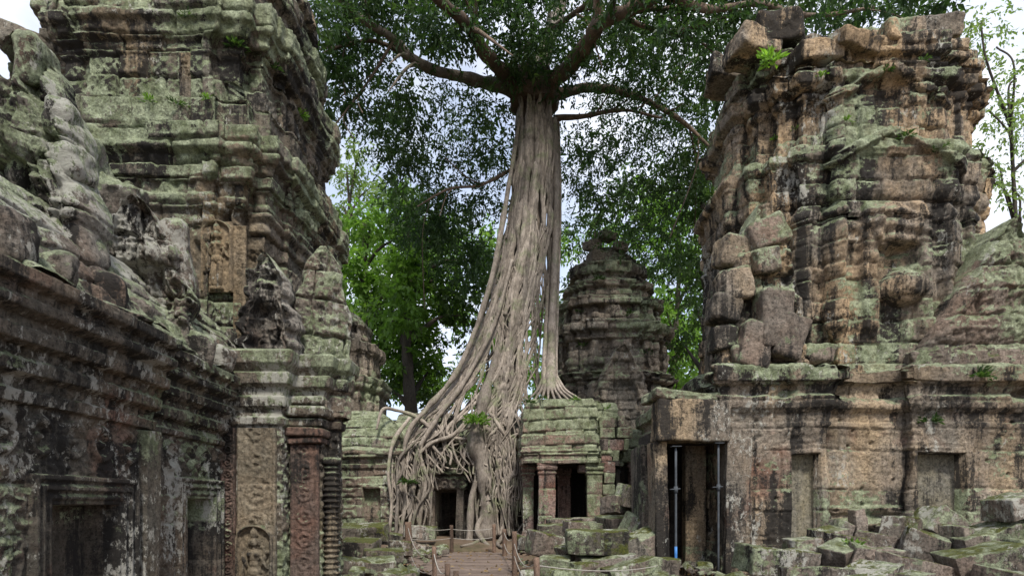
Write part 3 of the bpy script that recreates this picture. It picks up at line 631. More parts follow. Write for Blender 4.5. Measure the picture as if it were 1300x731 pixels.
mb = MB(); addblock(mb, (-8.35, 11.1, 9.35), (1.1, .9, .35), (4, 14, 12), seed=76, n=24, bev=.15, rough=.05, chip=.1); mb.build('jutting_slab', M_LT, LT)
mb = MB(); addblock(mb, (-7.75, 11.0, 9.95), (.8, .9, .5), (3, 8, 5), seed=77, n=24, bev=.15, rough=.06, chip=.1); mb.build('jutting_slab', M_LT, LT)
mb = MB(); relief_figure(mb, -5.35, 10.3, 8.0, .78, 5, .5, .7, False); mb.build('goddess_relief', M_TAN, LT)
# rounded spire stub at the far left edge
SP = thing('temple_tower', 'small rounded grey tower top peeking out at the upper left edge of the frame', 'tower', (-7.9, 9.0, 0))
prasat(-7.75, 9.0, .85, [(0, 1.3, 0), (5.6, 1.3, 0), (5.7, 1.2, .1), (6.1, 1.2, .12), (6.15, 1.0, 0), (6.6, 1.0, .05), (6.65, .9, .12), (7.0, .85, .12), (7.05, .7, 0), (7.4, .6, .05), (7.6, .4, 0)], [('tower_body', 0, 5.7), ('tower_tier', 5.7, 6.65), ('tower_tier', 6.65, 7.6)], M_LR, SP, 53, ds=.05, h=.35, wd=.6)

# ================================================================== RIGHT TOWER
RT = thing('temple_tower', 'massive ochre and black streaked ruined tower at right with two false doors in its base', 'tower', (7.6, 15.5, 0))
cx, cy, RR = 7.72, 15.2, 2.4
prof = [(3.9, 1.06, 0), (4.4, 1.03, 0), (6.2, 1.0, 0), (7.5, 1.0, .02), (7.7, 1.0, .12), (7.9, 1, .10), (8.3, .99, .16), (8.52, .985, .26), (8.68, .97, .22), (8.72, .95, .02), (9.75, .935, .0), (9.85, .93, .1), (9.95, .93, .08), (10.05, .93, .24), (10.3, .92, .30), (10.36, .90, .08), (10.6, .89, .08), (10.66, .88, .24), (11.0, .87, .26), (11.05, .83, .02), (11.4, .8, 0)]
def rt_feat(s, z, P):
    # false-gable ledges on the front and worn fluted pilasters
    x = P[..., 0]-cx; front = P[..., 1] < cy-1.75
    d = np.zeros_like(s)
    for pc in (-1.75, -1.15, -.5, .55, 1.2, 1.8): d = d+.16*sstep(.2-np.abs(x-pc), 0, .07)*(sstep(z, 4.7, 5.)*(1-sstep(z, 7.3, 7.5))+.6*sstep(z, 8.7, 8.75)*(1-sstep(z, 9.7, 9.8)))*front
    d = d+.09*ridge(st3(P[..., 0]*2.2, P[..., 1]*2.2, z*.45), 3, 9)*sstep(z, 4.4, 5.)*(1-.6*sstep(z, 9.8, 10.))
    zz = z-(8.95-np.abs(x+.1)*.55); d = d+.15*(sstep(zz, -.16, -.12)*(1-sstep(zz, .04, .10)))*(np.abs(x) < 1.25)*front
    zz = z-(10.25-np.abs(x+.1)*.5); d = d+.13*(sstep(zz, -.14, -.10)*(1-sstep(zz, .04, .09)))*(np.abs(x) < 1.1)*front
    # big bosses half way up the face
    for (bx, bz, rx, rz, h_) in ((.12, 5.75, .42, .38, .42), (-.05, 7.0, .5, .5, .22), (-1.3, 6.6, .4, .6, .12), (1.3, 6.7, .4, .7, .12)):
        q = 1-((x-bx)/rx)**2-((z-bz)/rz)**2; d = d+h_*np.sqrt(np.maximum(q, 0))*front
    d = d+.035*np.sin(z*22+2*vn(st3(x*2, z*2), 4))*sstep(z, 6.2, 6.6)*(1-sstep(z, 7.2, 7.6))*front*(np.abs(x) < 1.0)
    return d, np.ones_like(s)
prasat(cx, cy, RR, prof, [('tower_body', 3.9, 7.2), ('cornice', 7.2, 8.75), ('tower_tier', 8.75, 10.3), ('broken_crown', 10.3, 11.4)], M_RT, RT, 61, ds=.026, sx=1.15, feat=rt_feat,
       h=.40, wd=.7, joint=.035, bump=.05, erode=.07, melt=.02, fine=.035, miss=.07)
# loose crown blocks
for i, (px, py, Y_, sx, sy, sz, rr) in enumerate([(956, 66, 13.6, .95, .9, .5, (0, 6, 12)), (985, 48, 13.7, .9, 1.0, .6, (4, -6, -8)), (1075, 65, 13.1, .95, .9, .32, (8, 2, 18)), (1135, 55, 13.3, .9, .9, .5, (-4, -8, 6)), (1180, 52, 13.8, 1.0, 1.0, .55, (0, 4, -10)), (1030, 80, 13.2, .9, .9, .35, (0, 0, 5)), (920, 100, 14.8, .9, 1., .5, (0, 8, 0))]):
    mb = MB(); addblock(mb, at(px, py, Y_), (sx, sy, sz), rr, seed=100+i, n=24, bev=.14, rough=.08, chip=.2); mb.build('crown_block', M_RT, RT)
# base storey
def base_feat(s, z, P):
    x = P[..., 0]; front = P[..., 1] < 13.2
    d = np.zeros_like(s); m = np.ones_like(s)
    for (x0, x1, z0, z1, dep) in ((5.50, 6.06, .55, 2.38, .32), (7.98, 8.92, .6, 2.42, .34)):
        for gw, st in ((.2, .03), (.1, .02)):
            ins = (x > x0-gw) & (x < x1+gw) & (z < z1+gw) & front; d = np.where(ins, d+st, d)
        ins = (x > x0) & (x < x1) & (z > z0) & (z < z1) & front; d = np.where(ins, -dep, d); m = np.where(ins, .2, m)
    hi = sstep(z, 3.35, 3.6)*front; n_ = fbm(P*1.1+3.3, 4, 15); d = d-.28*hi*sstep(n_, .0, .30)-.26*hi*np.exp(-((x-7.05)/.75)**4)
    rh = np.random.RandomState(8)
    for k in range(26):
        hx, hz = 4.4+rh.rand()*6.2, .8+rh.rand()*2.3
        if (5.3 < hx < 6.3) or (7.8 < hx < 9.1): continue
        d = d-.10*np.exp(-(((x-hx)**2+(z-hz)**2)/.03**2))*front
    cen = (x > 6.25) & (x < 7.85) & front
    d = d+np.where(cen, .07*np.sin(z*20)*(z < 1.4)-.05*np.cos((x-7.05)*7), 0)+.04*ridge(st3(x*2.5, P[..., 1]*2.5, z*.5), 3, 6)*front*(z > .7)*m
    return d, m
BROWS = [(-.3, .12), (.35, .12), (.42, .05), (.6, .05), (.62, 0), (2.75, 0), (2.9, .04), (3.0, .05), (3.02, .02), (3.2, .04), (3.3, .16), (3.5, .20), (3.55, .14), (3.7, .18), (3.78, .34), (4.05, .36), (4.12, .26), (4.2, .0), (4.35, -.5)]
pathR = [(4.22, 12.42), (6.2, 12.42), (6.2, 12.68), (7.9, 12.68), (7.9, 12.42), (11.6, 12.42), (11.6, 19.4), (4.22, 19.4)]
P, b = wall(pathR, BROWS, closed=True, ds=.022, dz=.022, feat=base_feat, seed=62, h=.55, wd=1.0, joint=.014, bump=.02, erode=.08, melt=.05, fine=.024)
MB().grid(P, closed=True, blk=b).build('base_storey', M_RB, RT)
for nm, x0, x1, z0, z1, yy in (('false_door', 5.48, 6.08, .5, 2.4, 12.66), ('false_door', 7.96, 8.94, .5, 2.44, 12.7)):
    def fdf(s, z, P, x0=x0, x1=x1):
        c = (x0+x1)/2; x = P[..., 0]
        d = .02*((np.abs(x-c) < .04))+.012*(np.abs(np.abs(x-c)-(x1-x0)*.36) < .02); return d, np.full_like(s, .3)
    P, b = wall([(x0, yy), (x1, yy)], [(z0, 0), (z1, 0)], ds=.018, dz=.018, feat=fdf, seed=63, h=3, wd=3, joint=0, bump=.0, erode=.02, melt=0, fine=.006); MB().grid(P, blk=np.full(P.shape[:2], .6)).build(nm, M_FD, RT)
# broken gable fragments left and right of the base
mb = MB(); slab(mb, (4.98, 12.9, 0), (1, 0), lambda v: np.interp(v, [0, .1, .4, .62, .85, 1], [1.0, 1.0, .82, .66, .36, .1]), 4.0, 7.35, .8, lambda x, v, u: .10*np.exp(-((np.abs(u)-.8)/.12)**2)+.04*np.sin(v*30), seed=64, nu=100, nv=130, rough=.14, block=(.5, .7)); mb.build('broken_gable', M_RT, RT)
M_GRN = stone('stone_green_ledge', (.20, .17, .14), (.22, .16, .12), (.3, .22, .15), oc=.3, dark=.42, lich=.82, moss=.15, white=.45, seed=18)
mb = MB(); slab(mb, (9.75, 12.75, 0), (1, .06), lambda v: np.interp(v, [0, .15, .4, .7, .9, 1], [1.9, 1.7, 1.25, .7, .35, .1]), 4.0, 6.95, .9, lambda x, v, u: .12*np.exp(-((np.abs(u)-.85)/.1)**2)+.05*np.sin(v*26), seed=65, nu=110, nv=120, rough=.15, block=(.5, .8)); mb.build('broken_gable', M_GRN, RT)
# stacked loose corner blocks over the door, split apart
for i, (px, py, Y_, sx, sy, sz, rr) in enumerate([(930, 322, 12.7, .62, .6, .62, (0, 6, 10)), (931, 366, 12.6, .66, .6, .66, (0, -8, -6)), (968, 335, 12.5, .55, .55, .48, (4, -14, 8)), (917, 395, 12.6, .55, .6, .55, (0, 5, 4)), (917, 432, 12.6, .5, .6, .5, (0, -4, 0)), (982, 405, 12.3, .62, .5, 1.1, (0, 2, 4)), (970, 300, 12.6, .75, .6, .6, (0, -24, 0)), (958, 440, 12.3, .6, .5, .9, (0, 12, 4)), (1000, 430, 12.3, .5, .5, .9, (0, 18, 4))]):
    mb = MB(); addblock(mb, at(px, py, Y_), (sx, sy, sz), rr, seed=120+i, n=24, bev=.16, rough=.05, chip=.12); mb.build('loose_block', M_GRN if i in (5, 6, 7, 8) else M_RB, RT)
# ledge rubble over the base cornice
rs = np.random.RandomState(12)
for i in range(9):
    if i in (3, 4): continue
    xx = 4.6+i*.72; mb = MB(); addblock(mb, (xx, 12.45+rs.rand()*.2, 4.25+rs.rand()*.12), (.5+rs.rand()*.3, .6, .28+rs.rand()*.2), (rs.randn()*4, rs.randn()*6, rs.randn()*8), seed=140+i, n=18, bev=.25, rough=.07, chip=.2); mb.build('ledge_block', M_GRN, RT)
# ---- doorway passage at the left foot of the right tower
DW = thing('stone_doorway', 'tall square stone doorway with thick lintel and mossy top beside the right tower', 'doorway', (3.6, 12.6, 0))
mb = MB(); addblock(mb, (3.55, 12.55, 3.05), (1.42, .7, .84), (0, 1, 0), seed=151, n=36, bev=.08, rough=.035, chip=.08); mb.build('lintel', M_RB, DW)
mb = MB(); addblock(mb, (3.5, 12.8, 3.54), (1.4, 1.1, .2), (0, 2, 2), seed=152, n=30, bev=.25, rough=.09, chip=.2); mb.build('roof_slab', M_GRN, DW)
mb = MB(); addblock(mb, (2.96, 12.75, 1.3), (.26, .6, 2.7), seed=153, n=40, bev=.08, rough=.025, chip=.05); mb.build('door_jamb', M_RB, DW)
mb = MB(); addblock(mb, (4.42, 12.52, 1.3), (.5, .55, 2.72), seed=154, n=40, bev=.06, rough=.025, chip=.05); mb.build('door_jamb', M_RB, DW)
mb = MB(); strip(mb, 3.72, 4.16, 13.5, -.2, 2.75, scrollfeat(.006, 20, .06, .44, .3), ds=.02, th=.3); mb.build('inner_jamb', M_RB, DW)
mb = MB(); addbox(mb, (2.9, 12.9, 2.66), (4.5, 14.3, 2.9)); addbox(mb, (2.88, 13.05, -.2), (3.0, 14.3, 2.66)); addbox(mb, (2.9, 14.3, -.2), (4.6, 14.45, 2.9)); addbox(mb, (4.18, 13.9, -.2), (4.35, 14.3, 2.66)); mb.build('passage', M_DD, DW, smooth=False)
mb = MB(); addblock(mb, (2.80, 13.75, 1.3), (.15, 1.3, 2.75), seed=155, n=30, bev=.1, rough=.03, chip=.05); mb.build('outer_wall', M_GA, DW)

# ================================================================== MIDDLE TOWER
CT = thing('temple_tower', 'weathered grey ringed stone tower rising behind the porch right of the great tree', 'tower', (4.0, 26, 0))
cx, cy, RR = 4.02, 26.5, 2.35
prof = [(0, 1.03, 0), (4.6, 1.03, 0), (4.8, 1.03, .12), (5.2, 1.03, .16), (5.3, 1.0, .02), (6.1, 1.0, .02), (6.2, 1.0, .12), (6.45, 1, .20), (6.55, .97, .0), (7.75, .96, 0), (7.85, .96, .10), (8.0, .96, .06), (8.1, .95, .18), (8.45, .94, .22), (8.55, .88, .02), (9.15, .85, .0), (9.2, .85, .12), (9.5, .82, .17), (9.6, .75, .0), (9.95, .73, .0), (10.0, .73, .1), (10.25, .68, .12), (10.35, .62, .0), (10.6, .60, 0),
        (10.65, .60, .12), (11.05, .55, .14), (11.12, .46, .03), (11.5, .42, .06), (11.6, .34, .0), (11.95, .28, .0), (12.05, .2, 0)]
prof = [(a, b, c*1.45) for a, b, c in prof]
def ct_feat(s, z, P):
    w_ = np.cos(s*5.6); d = .13*np.sign(w_)*np.abs(w_)**.4*(sstep(z, 6.6, 6.65)*(1-sstep(z, 7.7, 7.75))+sstep(z, 5.35, 5.4)*(1-sstep(z, 6., 6.1))+.7*sstep(z, 8.6, 8.65)*(1-sstep(z, 9.1, 9.15)))+.03*np.cos(s*16)*sstep(z, 7.78, 7.8)*(1-sstep(z, 8.4, 8.5))+.04*np.cos(s*11)*sstep(z, 10.55, 10.6)*(1-sstep(z, 11.0, 11.05))
    return d, np.ones_like(s)
prasat(cx, cy, RR, prof, [('tower_body', 0, 6.4), ('tower_tier', 6.4, 8.62), ('tower_tier', 8.62, 9.6), ('tower_tier', 9.6, 10.5), ('lotus_crown', 10.5, 12.05)], M_CT, CT, 71, ds=.045, feat=ct_feat, h=.30, wd=.6, joint=.06, bump=.07, erode=.06, melt=.03, fine=.03, miss=.06)
for i, (px, py, sx_, sy_, sz_, rr) in enumerate([(770, 300, .6, .6, .3, (4, 10, 20)), (752, 312, .55, .55, .35, (0, -8, 40)), (788, 314, .6, .5, .35, (6, 14, 5)), (735, 345, .6, .6, .4, (0, -6, 20)), (806, 350, .6, .6, .4, (0, 8, 60)), (760, 330, .9, .8, .5, (0, 0, 15))]):
    mb = MB(); addblock(mb, at(px, py, 25.8), (sx_, sy_, sz_), rr, seed=400+i, n=18, bev=.1, rough=.07, chip=.2); mb.build('crown_block', M_CT, CT)
mb = MB(); slab(mb, (4.1, 23.7, 0), (1, 0), ped_out(1.2, .05, 1.8), 4.2, 7.3, .6, ped_rel(1.2, 6, [(0, .3, .25, .1)]), seed=24, nu=60, nv=80, rough=.12, block=(.35, .7)); mb.build('pediment', M_CT, CT)

# ================================================================== PORCH (lichen-covered) right of the roots
PR = thing('temple_porch', 'roofed stone porch of pale green lichened blocks on square pillars right of the roots', 'porch', (1.6, 19.5, 0))
pathP = [(.2, 22.4), (.34, 19.15), (2.62, 19.0), (2.62, 19.5), (3.0, 19.5), (3.0, 19.95), (3.45, 19.95), (3.45, 22.4)]
P, b = wall(pathP, [(2.62, .0), (2.64, .05), (2.74, .06), (2.76, .02), (2.86, .02), (2.9, .08), (3.02, .08), (3.06, .04), (3.5, .04), (3.52, .0), (3.95, -.04), (4.4, -.10), (4.62, -.2), (4.7, -.9), (4.76, -1.4)], ds=.03, dz=.025, seed=81, h=.36, wd=.62, joint=.05, bump=.05, erode=.04, melt=.06, fine=.015)
MB().grid(P, blk=b).build('roof', M_PO, PR)
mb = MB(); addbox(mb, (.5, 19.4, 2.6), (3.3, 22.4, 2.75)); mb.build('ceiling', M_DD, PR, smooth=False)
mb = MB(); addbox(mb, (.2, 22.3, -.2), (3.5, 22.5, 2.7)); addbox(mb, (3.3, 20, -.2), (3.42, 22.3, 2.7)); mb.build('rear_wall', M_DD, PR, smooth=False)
def pillar(parent, x, y, z0, z1, w_, seed, mat):
    mb = MB(); H = z1-z0
    rows = [(z0, .06), (z0+.14, .06), (z0+.16, .03), (z0+.24, .03), (z0+.26, 0), (z1-.36, 0), (z1-.34, .03), (z1-.28, .03), (z1-.27, .0), (z1-.22, .01), (z1-.2, .05), (z1-.12, .06), (z1-.1, .03), (z1, .07)]
    h_ = w_/2
    P, b = wall([(x-h_, y-h_), (x+h_, y-h_), (x+h_, y+h_), (x-h_, y+h_)], rows, closed=True, ds=.03, dz=.02, seed=seed, h=.8, wd=2, joint=.01, bump=.006, erode=.025, melt=.02, fine=.008)
    mb.grid(P, closed=True, blk=b); return mb.build('pillar', mat, parent)
pillar(PR, 1.06, 19.35, .3, 2.66, .50, 82, M_PI); pillar(PR, .52, 20.1, .3, 2.66, .34, 83, M_PI); pillar(PR, 2.52, 19.4, .3, 2.66, .46, 84, M_PO)
pillar(PR, 1.75, 21.2, .3, 2.66, .4, 85, M_PI)
mb = MB(); addblock(mb, (2.3, 19.42, 2.5), (.5, .42, .26), (0, 0, 0), seed=161, n=18, bev=.2, rough=.02); mb.build('bracket', M_PI, PR)
# stepped broken wall end to the right of the porch
rs = np.random.RandomState(5); i = 0
for r, (zc, x0, x1) in enumerate([(1.15, 2.75, 3.5), (1.5, 2.75, 3.35), (1.86, 2.8, 3.2), (2.2, 2.8, 3.25), (2.55, 2.75, 3.2), (2.9, 2.75, 3.3), (3.25, 2.7, 3.6), (3.6, 2.7, 3.7), (3.95, 2.7, 3.5)]):
    x = x0
    while x < x1-.12:
        ww = min(x1-x, .28+rs.rand()*.28); mb = MB(); addblock(mb, (x+ww/2, 19.62+rs.rand()*.08, zc), (ww-.015, .5, .345), (0, rs.randn()*1.5, rs.randn()*4), seed=170+i, n=12, bev=.1, rough=.02, chip=.06); mb.build('wall_block', M_PO if rs.rand() < .7 else M_PI, PR); i += 1; x += ww
# small porch behind, right
P2 = thing('temple_porch', 'small dark porch with one slim pillar in the gap beside the right tower doorway', 'porch', (3.9, 21.3, 0))
mb = MB(); addblock(mb, (4.1, 21.2, 3.0), (1.6, .7, .45), (0, 2, 0), seed=210, n=26, bev=.12, rough=.05, chip=.1); mb.build('lintel', M_PO, P2)
mb = MB(); addblock(mb, (3.95, 21.4, 3.55), (1.3, .8, .6), (0, -4, 5), seed=211, n=26, bev=.15, rough=.06, chip=.15); mb.build('roof_block', M_PO, P2)
pillar(P2, 4.07, 21.0, .6, 2.8, .36, 86, M_PI)
pillar(P2, 4.95, 21.0, .6, 2.8, .34, 87, M_PI)
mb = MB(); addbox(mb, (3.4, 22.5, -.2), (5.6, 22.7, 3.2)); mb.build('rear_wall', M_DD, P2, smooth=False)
P, b = wall([(4.6, 22.0), (7.0, 22.0)], [(0, 0), (4.4, 0), (4.5, .1), (4.8, .1), (4.9, -.4)], ds=.06, dz=.06, seed=88); MB().grid(P, blk=b).build('side_wall', M_GA, P2)

# ================================================================== MIDDLE GALLERY under the roots
MG = thing('temple_gallery', 'low grey stone gallery with small black doorway and carved lintel under the tree roots', 'gallery', (-2.5, 23, 0))
def mg_feat(s, z, P):
    x = P[..., 0]; d = np.zeros_like(s); m = np.ones_like(s); front = P[..., 1] < 23.1
    ins = (x > -2.72) & (x < -1.98) & (z < 1.88) & front; d = np.where(ins, -2.6, d); m = np.where(ins, .1, m)
    for (a, c_) in ((.2, .75),):
        ins = (x > -.9) & (x < -.1) & (z < 2.0) & front; d = np.where(ins, -1.6, d)
    return d, m
GR = [(-.2, 0), (.4, 0), (.42, -.05), (2.7, -.05), (2.75, .05), (2.95, .06), (3.0, .02), (3.2, .14), (3.45, .16), (3.5, .05), (3.9, -.15), (4.4, -.6), (4.8, -1.3), (4.95, -2.0)]
P, b = wall([(-4.3, 22.6), (.6, 22.6), (.6, 26)], GR, ds=.03, dz=.03, feat=mg_feat, seed=91, h=.36, wd=.8, joint=.035, bump=.03, erode=.05, melt=.06, fine=.015); MB().grid(P, blk=b).build('wall', M_GA, MG)
P, b = wall([(.6, 26.2), (-6.5, 26.2)], [(-.2, 0), (4.9, 0)], ds=.2, dz=.2, seed=92); MB().grid(P, blk=b).build('rear_wall', M_GA, MG)
# door surround
mb = MB(); addblock(mb, (-2.86, 22.35, 1.05), (.26, .4, 1.75), seed=221, n=24, bev=.08, rough=.02, chip=.04); mb.build('door_jamb', M_GA, MG)
mb = MB(); addblock(mb, (-1.84, 22.35, 1.05), (.26, .4, 1.75), seed=222, n=24, bev=.08, rough=.02, chip=.04); mb.build('door_jamb', M_GA, MG)
mb = MB(); addblock(mb, (-3.2, 22.25, 1.1), (.4, .4, 1.9), seed=225, n=26, bev=.08, rough=.03, chip=.05); mb.build('pilaster', M_CT, MG)
mb = MB()
def lf(s, z, P): return .03*np.cos(np.hypot((s % .3)-.15, (z-2.15))*38), np.full_like(s, .5)
P, b = wall([(-3.3, 22.5), (-3.3, 22.1), (-1.6, 22.1), (-1.6, 22.5)], [(1.9, -.1), (1.92, 0), (2.4, 0), (2.44, .08), (2.56, .1), (2.58, -.2)], ds=.022, dz=.02, feat=lf, seed=93, h=1, wd=2, joint=.01, bump=.01, erode=.03, melt=.04); mb.grid(P, blk=b).build('lintel', M_GA, MG)
mb = MB(); slab(mb, (-2.4, 22.2, 0), (1, 0), ped_out(1.25, .05, 1.7), 2.55, 4.3, .5, ped_rel(1.2, 7, [(0, .3, .3, .1)]), seed=25, nu=80, nv=80, rough=.08); mb.build('pediment', M_GA, MG)
# left wing of that gallery, nearer, with niche window
LW = thing('temple_gallery', 'low stone wing with pale green lichened roof and dark niche window left of the roots', 'gallery', (-5, 21.5, 0))
def lw_feat(s, z, P):
    x = P[..., 0]; d = np.zeros_like(s); m = np.ones_like(s); front = P[..., 1] < 21.4
    for gw, st in ((.16, .04), (.08, .03)):
        ins = (x > -5.05-gw) & (x < -4.45+gw) & (z < 1.95+gw) & front; d = np.where(ins, d+st, d)
    ins = (x > -5.05) & (x < -4.45) & (z < 1.95) & front; d = np.where(ins, -.35, d); m = np.where(ins, .2, m)
    r = np.hypot(x+4.05, (z % .5)-.25); d = d+.04*np.cos(r*30)*(np.abs(x+4.05) < .24)*(z < 2.3)*front+.04*np.cos(np.hypot(x+5.5, (z % .6)-.3)*26)*(np.abs(x+5.5) < .26)*(z < 2.3)*front
    return d, m
P, b = wall([(-8, 21.2), (-3.8, 21.2), (-3.8, 24)], [(-.2, .1), (.55, .1), (.6, 0), (2.6, 0), (2.65, .08), (2.78, .1), (2.8, .04), (2.95, .06), (3.0, .2), (3.2, .22), (3.25, .1), (3.6, .02), (4.0, -.15), (4.4, -.45), (4.65, -.9), (4.75, -1.6)], ds=.03, dz=.026, feat=lw_feat, seed=94, h=.38, wd=.7, joint=.04, bump=.04, erode=.05, melt=.06); 
MB().grid(P, blk=b).build('wall', M_PO if False else stone('stone_wing', (.18, .155, .125), (.19, .145, .11), (.25, .19, .13), oc=.35, dark=.5, lich=.66, white=.4, seed=20), LW)
# far-left tower behind the porch end
FT = thing('temple_tower', 'narrow stepped grey tower half hidden behind the left building, left of the bright forest', 'tower', (-7.15, 24.6, 0))
prasat(-7.15, 24.6, 2.1, [(a*1.16, b, c) for a, b, c in [(0, 1.05, 0), (3.6, 1.05, 0), (3.7, 1.05, .15), (4.0, 1.05, .2), (4.05, 1.0, 0), (4.8, 1, 0), (4.9, 1, .15), (5.25, 1, .22), (5.3, .93, .0), (6.0, .9, 0), (6.1, .9, .14), (6.4, .88, .18), (6.45, .76, 0), (6.9, .72, 0), (7.0, .72, .12), (7.3, .65, .1), (7.7, .4, 0)]], [('tower_body', 0, 4.65), ('tower_tier', 4.65, 6.15), ('tower_tier', 6.15, 7.5), ('tower_tier', 7.5, 8.93)], M_CT, FT, 72, ds=.04, h=.34, wd=.7, joint=.05, bump=.05, erode=.09, melt=.1, fine=.02)

# ================================================================== GREAT FIG TREE
FIG = thing('strangler_fig_tree', 'giant pale strangler fig with cascading roots gripping the stone gallery in the middle', 'tree', (-1.2, 22.5, .3))
TY = 23.0
sil_y = np.array([110, 130, 200, 300, 350, 400, 450, 480, 510, 530, 560, 600, 640, 680])
sil_l = np.array([650, 656, 652, 638, 627, 612, 593, 577, 548, 531, 516, 511, 507, 492])
sil_r = np.array([712, 702, 704, 701, 695, 689, 684, 682, 681, 679, 671, 667, 666, 668])
def fig_pt(a, y, front=1., lift=0.):
    """a in 0..1 across the silhouette, y pixel height on the photo's scale, front +1 nearest side .. -1 far side"""
    l = np.interp(y, sil_y, sil_l); r = np.interp(y, sil_y, sil_r); px = l+(r-l)*a
    hw = (r-l)/2*TY/FOC
    bulge = np.minimum(hw, .95)*np.sqrt(max(0., 1-(2*a-1)**2))
    D = np.interp(y, [100, 440, 500, 545, 600, 680], [TY, TY, TY-.35, TY-1.15, TY-1.3, TY-1.5])-front*bulge*np.interp(y, [100, 480, 560, 700], [1, 1, .35, .25])-lift
    return at(px, y, D)
# trunk core: fluted column
ys = np.linspace(104, 560, 150); na = 96; ang = np.linspace(0, 2*np.pi, na, endpoint=False)
l = np.interp(ys, sil_y, sil_l); r = np.interp(ys, sil_y, sil_r); fw = np.interp(ys, [100, 130, 300, 360, 420, 480, 560], [.90, .84, .74, .52, .30, .20, .14])
cxp = np.interp(ys, [100, 300, 400, 470, 560], [679, 669, 657, 648, 640]); hw = (r-l)/2*fw*TY/FOC
hw = np.minimum(hw, np.interp(ys, [100, 300, 400, 560], [1.1, 1.2, 1.1, .6]))
PX = (cxp-VPX)/FOC*TY; PZ = EYE+(HZ-ys)/FOC*TY
G = np.stack([PX[:, None]+hw[:, None]*np.cos(ang), TY+hw[:, None]*.95*np.sin(ang), np.repeat(PZ[:, None], na, 1)], -1)
fl = ridge(np.stack([np.cos(ang)[None]*3.3+0*PZ[:, None], np.sin(ang)[None]*3.3+0*PZ[:, None], PZ[:, None]*.16+0*ang[None]], -1), 3, 7)
lump = fbm(G*1.5, 4, 8)
holes = np.maximum(0, ridge(np.stack([np.cos(ang)[None]*2.6+0*PZ[:, None], np.sin(ang)[None]*2.6+0*PZ[:, None], PZ[:, None]*.5+0*ang[None]], -1)+4, 2, 17)-.45)
dd = (.13*fl+.10*lump-.85*holes)*np.clip(hw/.9, .3, 1)[:, None]
G = G+dd[..., None]*np.stack([np.cos(ang), np.sin(ang), 0*ang], -1)[None]
MB().grid(G, closed=True, flip=True).build('trunk', M_FIG, FIG)
rs = np.random.RandomState(21)
nroot = 0; fine = MB()
def root(pts, rad, seg=9, wob=.8, mat=M_ROOT, flat=1.):
    global nroot
    rad = np.asarray(rad, float)*(.78 if max(rad) < .2 else .95)
    mb = MB(); tube(mb, pts, rad, seg, wob=wob, seed=nroot*3+1, flat=flat); mb.build('root', mat, FIG); nroot += 1
# strands that lie on the trunk and flow down to the stones
def strand(a0, y0, a1, y1, r0, r1, front=1., wander=.03, k=9, pts_after=None, lift=0., dest=None):
    t = np.linspace(0, 1, k); ph = rs.rand()*6; fr = 2+rs.rand()*4; P = []
    for i, tt in enumerate(t):
        y = y0+(y1-y0)*tt; a = a0+(a1-a0)*tt**1.2+wander*math.sin(ph+fr*tt*3)*(.3+tt)
        p = fig_pt(np.clip(a, -.02, 1.02), y, front, lift); p = p+rs.randn(3)*np.array([.02, .02, 0]); P.append(p)
    if pts_after is not None: P += list(pts_after)
    rr = np.interp(np.linspace(0, 1, len(P)), [0, .08, .5, 1], [r0*.35, r0, (r0+r1)/2, r1])
    root(P, rr)
def fall(px, y0, y1, Y_, k=4, j=4):
    return [at(px+rs.randn()*j, y0+(y1-y0)*i/(k-1), Y_-.05*i+rs.randn()*.05) for i in range(k)]
for i in range(26):
    a0 = .04+.92*rs.rand(); y0 = 100+rs.rand()*60; a1 = np.clip(a0+rs.randn()*.10, .03, .97); y1 = 230+rs.rand()*190; q = .05+.09*rs.rand()
    strand(a0, y0, a1, y1, q, q*.6, wander=.045, k=10, front=1.0)
# left fan: from the trunk's left edge out over the roof, down the wall left of the door
for i in range(16):
    a0 = .02+.30*rs.rand(); y0 = 150+rs.rand()*240; e = rs.rand()
    ax = .02+.22*e
    strand(a0, y0, ax, 540+rs.rand()*18, .05+.07*rs.rand()**2, .045, wander=.07, k=11, pts_after=fall(498+46*e, 580, 678, 21.15-.1*rs.rand(), 4, 4) if i % 2 else fall(500+60*e, 565, 600, 21.3, 3, 8))
# middle strands: ending over pediment and right of the door
for i in range(9):
    a0 = .4+.4*rs.rand(); y0 = 150+rs.rand()*260; e = rs.rand()
    strand(a0, y0, (.60+.10*e if i % 4 else .40), 545+rs.rand()*15, .05+.08*rs.rand()**2, .045, wander=.075, k=11, pts_after=fall(596+32*e, 585, 678, 21.4, 4, 4) if i % 2 else fall(560+50*e, 560, 590, 21.5, 3, 8))
# right curtain
for i in range(19):
    a0 = .42+.55*rs.rand(); y0 = 140+rs.rand()*330; e = rs.rand()
    strand(a0, y0, .64+.35*e, 560+rs.rand()*15, .045+.08*rs.rand()**2, .04, wander=.065, k=11, pts_after=fall(622+42*e, 595, 676+4*rs.rand(), 21.25-.2*rs.rand(), 4, 4))
for i in range(10):
    a0 = .2+.6*rs.rand(); strand(a0, 240+rs.rand()*100, .1+.8*rs.rand(), 545, .07+.06*rs.rand(), .06, front=-.8, wander=.06, k=9)
